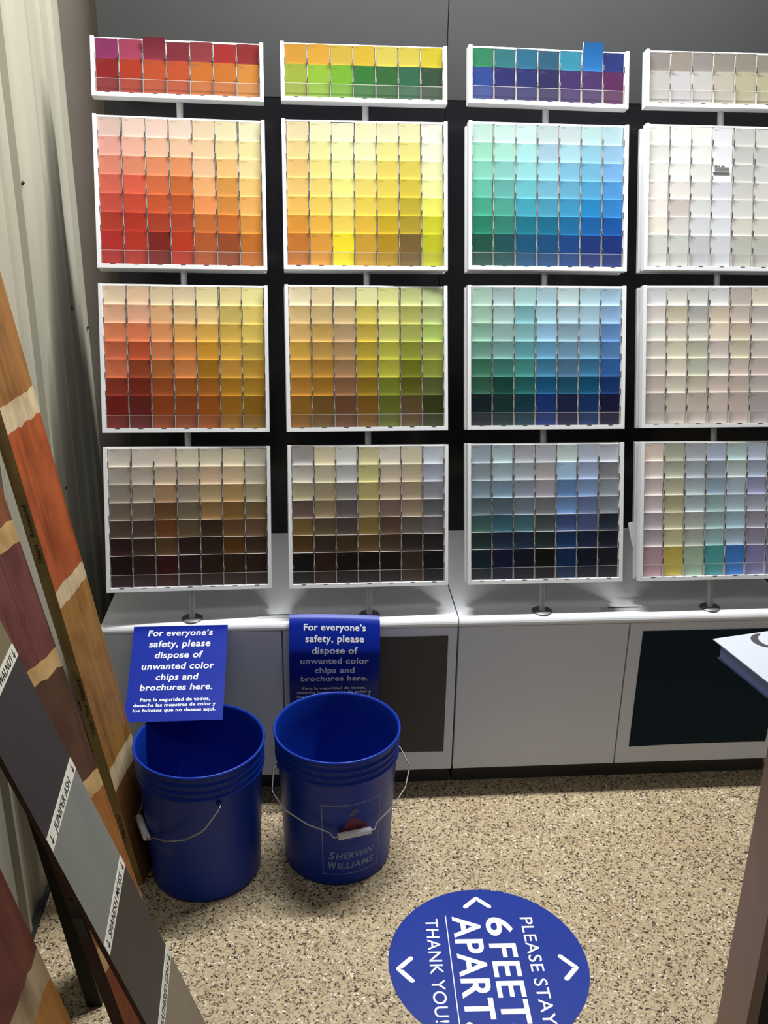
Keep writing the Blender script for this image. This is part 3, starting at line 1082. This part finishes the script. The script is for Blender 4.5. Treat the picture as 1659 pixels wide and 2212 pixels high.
# white tab behind the lowest right rack
b = MB()
pts = [(-0.008, 0.030), (-0.002, 0.034), (0.006, 0.033), (0.010, 0.030), (0.010, -0.030), (0.006, -0.034), (0.001, -0.033), (-0.003, -0.028)]
b.face([(x, 0, z) for x, z in pts]); b.face([(x, 0.004, z) for x, z in reversed(pts)])
for k in range(len(pts)):
    (xa, za), (xb, zb) = pts[k], pts[(k + 1) % len(pts)]
    b.face([(xa, 0, za), (xb, 0, zb), (xb, 0.004, zb), (xa, 0.004, za)])
for o in COL.objects:
    if o.name.startswith('colour_chip_rack') and o.get('label', '').startswith('square lowest rack of muted'):
        t_ = b.build('swivel_tab', M_WHITE, o, bevel=0.0008)
        t_.location = (-RW / 2 - 0.0035, 0.050, 0.118)
        t_.rotation_euler = (0, -0.10, 0)

# ------------------------------------------------------------------ buckets
def bucket(cx, cy, phi, bail_dir, bail_ang, label, tilt_pts, logo):
    root = empty('paint_bucket', Matrix.Translation((cx, cy, 0)))
    b = MB()
    prof = [(0.0, 0.004), (0.118, 0.004), (0.120, 0.0005), (0.127, 0.0005), (0.131, 0.004), (0.1315, 0.012), (0.1445, 0.296), (0.1462, 0.300), (0.1500, 0.300),
            (0.1505, 0.304), (0.1466, 0.307), (0.1466, 0.316), (0.1500, 0.318), (0.1504, 0.322), (0.1468, 0.325), (0.1470, 0.334),
            (0.1505, 0.336), (0.1508, 0.341), (0.1475, 0.344), (0.1478, 0.358), (0.1522, 0.360), (0.1534, 0.364), (0.1525, 0.3675),
            (0.1500, 0.3685), (0.1478, 0.3675), (0.1462, 0.362), (0.1445, 0.30), (0.1290, 0.012), (0.1250, 0.007), (0.0, 0.007)]
    b.lathe(prof, 96)
    b.build('body', M_BLUE, root)
    a = Vector((math.cos(phi), math.sin(phi), 0))
    ze = 0.284
    for s_ in (1, -1):
        e = MB()
        d = a * s_
        p0 = d * 0.140 + Vector((0, 0, ze))
        p1 = d * 0.1495 + Vector((0, 0, ze))
        e.tube([p0, p1], 0.0065, 18)
        o = e.build('ear', M_BLUE, root)
    f = Vector((math.cos(bail_dir), math.sin(bail_dir), 0))
    f = (f - a * f.dot(a)).normalized()
    dn = f * math.sin(bail_ang) - Vector((0, 0, 1)) * math.cos(bail_ang)
    O = Vector((0, 0, ze))
    w_ = MB()
    half = tilt_pts
    path = [O + a * (-x) + dn * v for x, v in half] + [O + a * x + dn * v for x, v in reversed(half)]
    w_.tube(path, 0.0019, 8)
    w_.build('wire_handle', mat('galvanised_wire', (0.50, 0.50, 0.50), 0.35, metal=0.9), root)
    g = MB()
    x, v = half[-1]
    g.tube([O + a * (-0.040) + dn * v, O + a * 0.040 + dn * v], 0.0085, 20)
    g.build('hand_grip', mat('white_grip_plastic', (0.72, 0.72, 0.74), 0.4), root)
    tag(root, label, 'bucket', 'blue plastic buckets in front of the cabinet')
    return root


half = [(0.146, 0.0), (0.1535, 0.001), (0.160, 0.012), (0.171, 0.055), (0.168, 0.068), (0.148, 0.108), (0.105, 0.148), (0.075, 0.166), (0.058, 0.176), (0.050, 0.190), (0.040, 0.190)]
B2 = bucket(0.591, -0.230, 0.244, math.radians(-76), math.radians(51), 'blue plastic bucket with framed logo, its white-gripped handle hanging across the front', half, True)
B1 = bucket(0.2675, -0.267, -1.186, math.radians(-158), math.radians(51), 'darker blue plastic bucket beside the leaning wood boards, handle hanging to its left', half, False)


def on_bucket(cx, cy, a0, off=0.0006):
    def fn(s, z):
        R = 0.1310 + (0.1445 - 0.1315) / 0.284 * (z - 0.012) + off
        t = a0 + s / 0.136
        return (R * math.cos(t), R * math.sin(t), z)
    return fn


M_LOGO = mat('pale_blue_print', (0.20, 0.25, 0.42), 0.45)
fn = on_bucket(0, 0, math.radians(-76.5))
b = MB()
S0, S1, Z0, Z1 = -0.0725, 0.0730, 0.036, 0.243


def strip(b, fn, s0, s1, z0, z1, mi=0, n=14):
    for k in range(n):
        a_, e_ = s0 + (s1 - s0) * k / n, s0 + (s1 - s0) * (k + 1) / n
        b.face([fn(a_, z0), fn(e_, z0), fn(e_, z1), fn(a_, z1)], mi)


for (a_, e_, z0, z1) in ((S0, S1, Z1 - 0.002, Z1), (S0, S1, Z0, Z0 + 0.002), (S0, S0 + 0.002, Z0, Z1), (S1 - 0.002, S1, Z0, Z1)):
    strip(b, fn, a_, e_, z0, z1)
b.build('logo_frame', M_LOGO, B2)
b = MB()
add_text(b, 'S', -0.0565, -0.0420, 0.0835, 0.0235, fn, 0.02, 0.18)
add_text(b, 'HERWIN', -0.0400, 0.0570, 0.0835, 0.0185, fn, 0.02, 0.18)
add_text(b, 'W', -0.0590, -0.0380, 0.0535, 0.0235, fn, 0.02, 0.18)
add_text(b, 'ILLIAMS', -0.0370, 0.0580, 0.0535, 0.0185, fn, 0.02, 0.18)
build_text(b, 'logo_lettering', M_LOGO, B2)
# emblem: a tipped can pouring over a round globe with a red flow
b = MB()
fn2 = on_bucket(0, 0, math.radians(-76.5), 0.0010)
prof2 = [(-0.034, 0.163), (-0.030, 0.172), (-0.020, 0.182), (-0.012, 0.196), (-0.006, 0.204), (0.010, 0.204), (0.018, 0.193), (0.027, 0.185), (0.033, 0.176), (0.034, 0.166)]
for k in range(len(prof2) - 1):
    (xa, za), (xb, zb) = prof2[k], prof2[k + 1]
    for u in range(3):
        p, q = u / 3, (u + 1) / 3
        xp, xq, zp, zq = xa + (xb - xa) * p, xa + (xb - xa) * q, za + (zb - za) * p, za + (zb - za) * q
        b.face([fn2(xp, 0.160), fn2(xq, 0.160), fn2(xq, zq), fn2(xp, zp)])
for (xd, zl) in ((-0.027, 0.146), (-0.012, 0.140), (0.004, 0.143), (0.019, 0.138)):
    b.face([fn2(xd - 0.003, 0.160), fn2(xd + 0.003, 0.160), fn2(xd + 0.002, zl), fn2(xd - 0.002, zl)])
b.build('logo_red_flow', mat('dull_red_print', (0.17, 0.022, 0.045), 0.5), B2)
b = MB()
fn3 = on_bucket(0, 0, math.radians(-76.5), 0.0014)
can = [(-0.012, 0.216), (0.006, 0.232), (0.014, 0.222), (-0.003, 0.206)]
b.face([fn3(*p) for p in can])
for k in range(12):
    t0, t1 = k / 12 * 2 * math.pi, (k + 1) / 12 * 2 * math.pi
    if 0.9 < t0 < 2.2:
        continue
    q = lambda r_, t: fn3(0.001 + r_ * math.cos(t), 0.150 + r_ * math.sin(t))
    b.face([q(0.0235, t0), q(0.0235, t1), q(0.0222, t1), q(0.0222, t0)])
b.build('logo_can', mat('mauve_print', (0.10, 0.075, 0.17), 0.45), B2)
b = MB()
fn = on_bucket(0, 0, math.radians(-116.5))
add_text(b, 'PAINTS', -0.072, 0.000, 0.133, 0.018, fn, 0.0, 0.12)
build_text(b, 'bucket_lettering', mat('faint_print', (0.075, 0.10, 0.27), 0.45), B1)

# ------------------------------------------------------------------ signs on the cabinet
LINES = [('For everyone’s', -.38, .38), ('safety, please', -.36, .36), ('dispose of', -.28, .28), ('unwanted color', -.42, .42), ('chips and', -.245, .245), ('brochures here.', -.415, .415)]
SMALL = [('Para la seguridad de todos,', -.375, .375), ('desecha las muestras de color y', -.44, .44), ('los folletos que no deseas aquí.', -.44, .44)]


def sign(name, label, prof, xl, xr, ys, ysmall, cap, cap2, group, shear=0.0, sh=0.0, right_drop=0.0, wscale=0.78, cx=0.0):
    """prof: list of (s 0..1, y, z) from top to bottom."""
    def at(u, s_):
        for k in range(len(prof) - 1):
            if prof[k][0] <= s_ <= prof[k + 1][0] + 1e-9:
                h_ = prof[k + 1][0] - prof[k][0]
                t = (s_ - prof[k][0]) / h_
                a_, b_ = prof[max(k - 1, 0)], prof[min(k + 2, len(prof) - 1)]
                yz = []
                for q in (1, 2):
                    m0 = (prof[k + 1][q] - a_[q]) / (prof[k + 1][0] - a_[0]) * h_
                    m1 = (b_[q] - prof[k][q]) / (b_[0] - prof[k][0]) * h_
                    yz.append((2 * t ** 3 - 3 * t * t + 1) * prof[k][q] + (t ** 3 - 2 * t * t + t) * m0 + (3 * t * t - 2 * t ** 3) * prof[k + 1][q] + (t ** 3 - t * t) * m1)
                y, z = yz
                break
        a = xl[0] + (xl[1] - xl[0]) * s_
        e = xr[0] + (xr[1] - xr[0]) * s_
        x = a + (e - a) * (u + 0.5)
        return Vector((x, y, z - right_drop * max(0, u + 0.5) ** 2 * (1 - s_)))
    n = 48
    rows = [[at(-0.5 + k / 12, j / n) for k in range(13)] for j in range(n + 1)]
    o0 = rows[0][6]
    root = empty(name, Matrix.Translation(o0))
    b = MB()
    b.grid([[p - o0 for p in r_] for r_ in rows], 0, True)
    s = b.build('card', M_SIGN, root)
    so = s.modifiers.new('thick', 'SOLIDIFY'); so.thickness = 0.0006; so.offset = 0
    s.modifiers.new('crisp_edges', 'EDGE_SPLIT').split_angle = 0.7

    def fn(x, y):   # x in -.5.. .5 of the width, y = 1 - s
        s_ = min(0.999, max(0, 1 - y))
        p = at(x, s_)
        e = 0.01
        du = (at(x + e, s_) - p)
        dv = (at(x, min(1, s_ + e)) - at(x, max(0, s_ - e)))
        nn = du.cross(dv); nn.normalize()
        if nn.y > 0: nn = -nn
        return p - o0 + nn * 0.0009
    b = MB()
    for (txt, a, e), s_ in zip(LINES, ys):
        add_text(b, txt, cx + a * wscale, cx + e * wscale, 1 - s_, cap, fn, 0.022, shear)
    build_text(b, 'headline_lettering', M_TEXT, root)
    b = MB()
    for (txt, a, e), s_ in zip(SMALL, ysmall):
        add_text(b, txt, cx + a * wscale * 1.06, cx + e * wscale * 1.06, 1 - s_, cap2, fn, 0.030, 0.0)
    build_text(b, 'small_lettering', M_TEXT, root)
    tag(root, label, 'sign', 'blue disposal signs on the cabinet')


sign('blue_sign', 'blue disposal sign tilting out over the left bucket, all its text in view',
     [(0, -0.003, 0.5262), (0.08, -0.012, 0.515), (0.3, -0.058, 0.478), (0.6, -0.122, 0.430), (1, -0.203, 0.375)],
     (0.0855, 0.0822), (0.3203, 0.3165), (0.125, 0.235, 0.345, 0.455, 0.563, 0.668), (0.785, 0.842, 0.898), 0.066, 0.036, 'signs', 0.10, wscale=0.90, cx=0.0)
sign('blue_sign', 'blue disposal sign curling up against the cabinet, its lower lines hidden behind the logo bucket',
     [(0, 0.008, 0.5465), (0.05, -0.006, 0.5385), (0.14, -0.0185, 0.517), (0.25, -0.031, 0.487), (0.35, -0.039, 0.458), (0.6, -0.038, 0.388), (0.8, -0.022, 0.332), (1, -0.004, 0.272)],
     (0.4765, 0.4725), (0.7080, 0.7040), (0.150, 0.250, 0.352, 0.452, 0.552, 0.645), (0.755, 0.808, 0.860), 0.062, 0.033, 'signs', 0.0, right_drop=0.010, wscale=0.90, cx=0.0)

# ------------------------------------------------------------------ floor decal
root = empty('floor_decal', Matrix.Translation((0.9096, -0.6117, 0)))
b = MB()
RD = 0.2189
n = 96
ring = [(RD * math.cos(2 * math.pi * k / n), RD * math.sin(2 * math.pi * k / n)) for k in range(n)]
b.face([(x, y, 0.0007) for x, y in ring])
for k in range(n):
    (xa, ya), (xb, yb) = ring[k], ring[(k + 1) % n]
    b.face([(xa, ya, 0.0), (xb, yb, 0.0), (xb, yb, 0.0007), (xa, ya, 0.0007)])
b.build('disc', noise_mat('blue_floor_vinyl', (0.006, 0.027, 0.25), (0.007, 0.031, 0.28), 6, rough=0.45, spec=0.25), root)
ang = math.radians(-92.1)
e1 = Vector((math.cos(ang), math.sin(ang), 0))
e2 = Vector((-e1.y, e1.x, 0))


def dec(x, y):
    # x along reading direction measured from the line through (.9,-.4755); y = distance along +x from world x .84
    p = Vector((0.8500, -0.4755, 0)) + e1 * x + e2 * y
    return (p.x - 0.9096, p.y + 0.6117, 0.0010)


b = MB()
add_text(b, 'APART.', 0.0, 0.300, 0.0, 0.0640, dec, 0.020)
add_text(b, '6', 0.004, 0.060, 0.0760, 0.0600, dec, 0.020)
add_text(b, 'FEET', 0.082, 0.293, 0.0745, 0.0620, dec, 0.016)
build_text(b, 'large_lettering', M_TEXT, root)
b = MB()
add_text(b, 'PLEASE STAY', 0.006, 0.298, 0.1560, 0.0300, dec, 0.005)
build_text(b, 'small_lettering', M_TEXT, root)
b = MB()
add_text(b, 'THANK YOU!', 0.006, 0.286, -0.0640, 0.0300, dec, 0.005)
build_text(b, 'small_lettering', M_TEXT, root)
b = MB()
b.face([dec(-0.004, -0.0150), dec(0.31, -0.0150), dec(0.31, -0.0172), dec(-0.004, -0.0172)])
build_text(b, 'rule_line', M_TEXT, root)


def chevron(p0, p1, p2, wd):
    b = MB()
    P_ = [Vector((x - 0.9096, y + 0.6117, 0.0010)) for x, y in (p0, p1, p2)]
    for a_, c_ in ((0, 1), (1, 2)):
        d = (P_[c_] - P_[a_]).normalized()
        nn = Vector((-d.y, d.x, 0)) * wd / 2
        b.face([P_[a_] - nn, P_[c_] - nn, P_[c_] + nn, P_[a_] + nn])
    for i_, p in enumerate(P_):
        b.face([p + Vector((math.cos(t * math.pi / 6) * wd / 2, math.sin(t * math.pi / 6) * wd / 2, 0.00005 * (i_ + 1))) for t in range(12)])
    build_text(b, 'chevron', M_TEXT, root)


chevron((0.8845, -0.4468), (0.9141, -0.4222), (0.9405, -0.4493), 0.011)
chevron((0.7413, -0.5911), (0.7117, -0.6178), (0.7382, -0.6512), 0.011)
chevron((1.0717, -0.6055), (1.0990, -0.6380), (1.0711, -0.6662), 0.011)
chevron((0.8800, -0.7770), (0.9050, -0.8040), (0.9340, -0.7770), 0.011)
tag(root, 'round blue floor sticker asking to please stay 6 feet apart', 'floor sticker')

# ------------------------------------------------------------------ leaning stain sample boards
def bframe(P, a, bta, t):
    D = Vector((-math.sin(a) * math.cos(bta), -math.sin(a) * math.sin(bta), math.cos(a)))
    e1 = Vector((math.sin(bta), -math.cos(bta), 0))
    e2 = D.cross(e1)
    if e2.x < 0: e2 = -e2
    w_ = math.cos(t) * e1 + math.sin(t) * e2
    n_ = D.cross(w_)
    if n_.x < 0: n_ = -n_
    return Vector(P), D, w_, n_


def board(P, a, bta, t, Wd, T, L, segs, mats, side, label, name='stain_sample_board'):
    """segs: list of (s_top, slot) from the foot upward; local x=-w, z=D, y=-n (into the board)."""
    P, D, w_, n_ = bframe(P, a, bta, t)
    X = -w_
    Y = D.cross(X)
    sgn = 1 if Y.dot(-n_) > 0 else -1
    M4 = frame(P, X, -n_, D) if sgn > 0 else frame(P, X, -n_, D)
    # drop the lower corners so that the foot rests on the floor
    root = empty(name, M4)
    b = MB()
    s0 = 0.0
    jr = random.Random(int(L * 1000))

    def foot(x, y):
        # z (along D) where the board meets the floor plane
        p = P + X * x - n_ * y
        return -p.z / D.z + 0.0005
    for (s1, slot) in segs:
        N = 10
        xs = [-Wd * k / N for k in range(N + 1)]
        lo = [foot(x, 0) if s0 == 0 else s0 for x in xs]
        if s0 == 0:
            low = lo
        else:
            low = prev
        hi = [s1 + (jr.uniform(-0.003, 0.003) if (s1 < L - 1e-6 and name_jag) else 0) for x in xs]
        for k in range(N):
            b.face([(xs[k], 0, low[k]), (xs[k + 1], 0, low[k + 1]), (xs[k + 1], 0, hi[k + 1]), (xs[k], 0, hi[k])], slot)
        prev = hi
        s0 = s1
    f0, f1, f2, f3 = foot(0, 0), foot(-Wd, 0), foot(-Wd, T), foot(0, T)
    ns = len(mats)
    b.face([(-Wd, 0, f1), (-Wd, T, f2), (-Wd, T, L), (-Wd, 0, L)], ns)
    b.face([(0, 0, f0), (0, T, f3), (0, T, L), (0, 0, L)], ns)
    b.face([(0, T, f3), (-Wd, T, f2), (-Wd, T, L), (0, T, L)], ns)
    b.face([(0, 0, L), (-Wd, 0, L), (-Wd, T, L), (0, T, L)], ns)
    b.face([(0, 0, f0), (-Wd, 0, f1), (-Wd, T, f2), (0, T, f3)], ns)
    me = bpy.data.meshes.new('plank')
    me.from_pydata(b.v, [], b.f)
    for mm in mats + [side]:
        me.materials.append(mm)
    me.polygons.foreach_set('material_index', b.mi)
    me.update()
    o = bpy.data.objects.new('plank', me)
    COL.objects.link(o)
    o.parent = root
    tag(root, label, 'sample board', 'stain sample boards leaning on the left wall')
    return root, Wd, T


name_jag = True
wd = {}


def WD(key, hx, dark=0.6, k=1.0, **kw):
    if key not in wd:
        wd[key] = wood('wood_' + key, tuple(q * k for q in lin(hx)), dark, **kw)
    return wd[key]


pale = WD('bare_pine', 'bca886', 0.8)
goldb = WD('golden_brown_stain', '8c6034')
redw = WD('orange_redwood_stain', '9a4c26')
cedar = WD('cedar_stain', '8f6630')
brown = WD('brown_stain', '80552c')
A, aW, aT = board((0.1487, -0.1916, 0), 0.1486, 0.3805, -0.5706, 0.14, 0.025, 1.50,
                  [(0.296, 0), (0.358, 1), (0.783, 2), (0.823, 1), (1.166, 3), (1.220, 1), (1.50, 4)],
                  [brown, pale, cedar, redw, goldb], WD('olive_wood_edge', '947c4c', 0.85), 'tall orange-brown wood stain sample board nearest the cabinet, handwriting along its edge')


def edge_text(root, Wd, T, items, m, name='handwriting'):
    """Writing on the narrow side at local x=-Wd, reading up the board."""
    b = MB()
    for (txt, s0, s1, y0, cap, shear) in items:
        def fn(x, y):
            return (-Wd - 0.0006, 0.025 - y0 + y, x)
        add_text(b, txt, s0, s1, 0.0, cap, fn, 0.012, shear)
    return build_text(b, name, m, root)


edge_text(A, 0.14, 0.025, [('Heart', 0.893, 0.935, 0.0185, 0.011, 0.1), ('Redwood', 0.950, 1.022, 0.0185, 0.011, 0.1)], M_INK)
edge_text(A, 0.14, 0.025, [('Cedar', 0.462, 0.500, 0.0200, 0.0095, 0.1), ('Tone', 0.508, 0.540, 0.0200, 0.0095, 0.1), ('Natural', 0.552, 0.612, 0.0200, 0.0095, 0.1)], M_INK)
edge_text(A, 0.14, 0.025, [('Natural', 0.160, 0.230, 0.0180, 0.010, 0.1)], M_INK)
b = MB()
b.face([(-0.1406, 0.0215, 0.520), (-0.1406, 0.0235, 0.552), (-0.1406, 0.0190, 0.552)])
build_text(b, 'arrow_mark', M_INK, A)

B, bW, bT = board((0.2785, -0.7541, 0), 0.1949, -0.0941, -0.3093, 0.14, 0.03, 1.50,
                  [(0.314, 0), (0.369, 1), (0.610, 2), (0.648, 1), (0.857, 3), (0.890, 1), (1.087, 4), (1.124, 1), (1.50, 5)],
                  [WD('red_brown_stain', '86472c'), WD('bare_pine_rough', 'd0ac74', 0.75), WD('orange_cedar_stain', 'a86c38', 0.6, fine=2.0), WD('walnut_stain', '5c4030', 0.6), WD('rough_redwood_stain', '764640', 0.5, fine=2.2), WD('russet_stain', '8a5438')],
                  WD('dark_maroon_edge', '54382f', 0.85), 'rough purplish-red and walnut stain sample board passing behind the labelled grey board')
b = MB()
b.box(-0.1412, -0.1402, 0.006, 0.024, 0.445, 0.478, 0)
b.box(-0.1411, -0.1402, 0.004, 0.026, 0.395, 0.440, 1)
o = b.build('price_sticker', [mat('black_sticker', (0.008, 0.008, 0.008), 0.4), mat('faded_sticker', (0.055, 0.045, 0.04), 0.6)], B)
o['label'] = 'black barcode sticker above a faded label'

flat = lambda nme, hx, k=1.0: noise_mat(nme, tuple(q * k for q in lin(hx)), tuple(q * k * 1.12 for q in lin(hx)), 14, stretch=(1, 1, 0.4), rough=0.6, bump=0.15)
name_jag = False
Cb, cW, cT = board((0.3972, -0.9011, 0), 0.2955, 0.0657, -0.0069, 0.19, 0.007, 1.66,
                   [(0.395, 0), (0.600, 1), (0.803, 2), (1.016, 3), (1.66, 4)],
                   [flat('taupe_solid_stain', '7e7260'), flat('charcoal_brown_solid_stain', '40382f'), flat('ash_grey_solid_stain', '74756e'), flat('walnut_black_solid_stain', '322c2b'), flat('olive_taupe_solid_stain', '6c6248')],
                   mat('dark_hardboard_edge', lin('4a3226'), 0.7), 'wide smooth board of solid grey and brown stain bands with white name labels')
for (sb, st, txt, x0, x1) in ((0.591, 0.612, 'SPANISH MOSS', 0.028, 0.158), (0.793, 0.815, 'JUNIPER ASH', 0.034, 0.150), (1.006, 1.027, 'ENGLISH WALNUT', 0.016, 0.168), (0.382, 0.406, 'WEATHERED GRAY', 0.026, 0.166)):
    b = MB()
    b.box(-0.1895, -0.0005, -0.0007, 0.0, sb, st)
    lab = b.build('name_label', M_TAPE, Cb)
    lab['label'] = 'white paper label reading ' + txt
    tb = MB()

    def fn(x, y, sb=sb):
        return (-0.19 + x, -0.0012, sb + y)
    add_text(tb, txt, x0, x1, 0.0045, 0.0130, fn, 0.004, 0.22)
    build_text(tb, 'lettering', M_INK, lab)
    for xa in (0.014, 0.176):
        tb = MB()
        q = lambda x, y: fn(xa + x, y)
        tb.face([q(-0.0008, 0.004), q(0.0008, 0.004), q(0.0008, 0.018), q(-0.0008, 0.018)])
        tb.face([q(0, 0.003), q(0.005, 0.009), q(0.0035, 0.010), q(0, 0.0055)])
        tb.face([q(0, 0.003), q(0, 0.0055), q(-0.0035, 0.010), q(-0.005, 0.009)])
        build_text(tb, 'arrow', M_INK, lab)

name_jag = True
board((0.310, -1.163, 0), 0.2285, 0, 0, 0.155, 0.022, 1.60, [(0.615, 0), (0.665, 1), (1.60, 2)],
      [WD('amber_brown_stain', '96642e', 0.7), WD('weathered_pine', '94805f', 0.85), WD('oxblood_stain', '5e3226', 0.7)], WD('dark_wood_edge', '2c2018', 0.9),
      'oxblood and amber stained board nearest the viewer, in the bottom left corner')
board((0.0920, -0.5560, 0), 0.134, 0, 0, 0.12, 0.030, 1.18, [(1.18, 0)], [WD('near_black_stain', '2a1e18', 0.7)], WD('near_black_edge', '1e1713', 0.9),
      'plain near-black board standing in the shadow behind the others')

# ------------------------------------------------------------------ display table and book at the right
M_LAMW = noise_mat('pinkish_laminate', (0.30, 0.215, 0.18), (0.33, 0.235, 0.20), 6, stretch=(1, 1, .3), rough=0.55)
root = empty('display_table', Matrix.Translation((1.311, -0.86, 0)))
inv = Matrix.Translation((-1.311, 0.86, 0))
for nm, dims, mm in (('side_panel', (1.3112, 1.333, -0.958, -0.86, 0.0, 0.80), M_LAMW), ('front_panel', (1.333, 1.95, -0.940, -0.92, 0.04, 0.80), mat('shade_brown_panel', (0.035, 0.03, 0.028), 0.6)),  # front's dark colour paints the shade on the face toward the viewer
                     ('back_panel', (1.333, 1.95, -0.880, -0.862, 0.04, 0.80), mat('shade_brown_panel', (0.035, 0.03, 0.028), 0.6)),
                     ('end_panel', (1.95, 1.972, -0.958, -0.86, 0.0, 0.80), M_LAMW), ('table_top', (1.306, 1.98, -0.99, -0.68, 0.80, 0.831), M_LAMW)):
    b = MB(); b.box(*dims)
    o = b.build(nm, mm, root, bevel=0.001)
    o.matrix_parent_inverse = inv
tag(root, 'pinkish wood display table cut off by the right edge', 'table')
# book
ex = Vector((0.112, 0.024, 0)).normalized()
ey = Vector((-ex.y, ex.x, 0))
root = empty('book', frame(Vector((1.244, -0.738, 0.832)), ex, ey, Vector((0, 0, 1))))
b = MB(); b.box(0.0, 0.22, -0.28, 0.0, 0.0262, 0.028)
b.build('cover', mat('white_cover', (0.50, 0.53, 0.60), 0.5), root)
b = MB()
b.box(0.004, 0.215, -0.277, -0.020, 0.0008, 0.0262)
b.build('page_block', noise_mat('blue_page_edges', (0.14, 0.21, 0.50), (0.24, 0.32, 0.60), 3, stretch=(1, 1, 400), rough=0.6), root)
b = MB(); b.box(0.0, 0.22, -0.28, -0.018, 0.0, 0.0009)
b.build('back_cover', mat('navy_cover', (0.02, 0.03, 0.08), 0.5), root)
b = MB()


def blob(cx, cy, rx, ry, rot, cut, n=20):
    out = []
    for k in range(n):
        t = 2 * math.pi * k / n
        x, y = rx * math.cos(t), ry * math.sin(t)
        out.append((cx + x * math.cos(rot) - y * math.sin(rot), cy + x * math.sin(rot) + y * math.cos(rot)))
    return out


def cres(cx, cy, r, a0, a1, t0, t1, n=14):
    P_ = []
    for k in range(n):
        u = k / (n - 1)
        a_ = a0 + (a1 - a0) * u
        th = t0 + (t1 - t0) * math.sin(u * math.pi) ** 0.6
        P_.append(((cx + r * math.cos(a_), cy + r * math.sin(a_)), (cx + (r - th) * math.cos(a_), cy + (r - th) * math.sin(a_))))
    for k in range(n - 1):
        b.face([(*P_[k][0], 0.0283), (*P_[k + 1][0], 0.0283), (*P_[k + 1][1], 0.0283), (*P_[k][1], 0.0283)])


cres(0.088, -0.030, 0.026, 1.3, 4.6, 0.001, 0.014)
cres(0.098, -0.078, 0.022, 1.0, 4.2, 0.001, 0.018)
cres(0.078, -0.088, 0.020, 1.4, 4.4, 0.001, 0.017)
cres(0.130, -0.110, 0.024, 0.8, 4.0, 0.001, 0.016)
build_text(b, 'cover_print', mat('charcoal_print', (0.035, 0.035, 0.045), 0.5), root)
tag(root, 'thick white-covered book with blue page edges and black curved print, on the table', 'book')
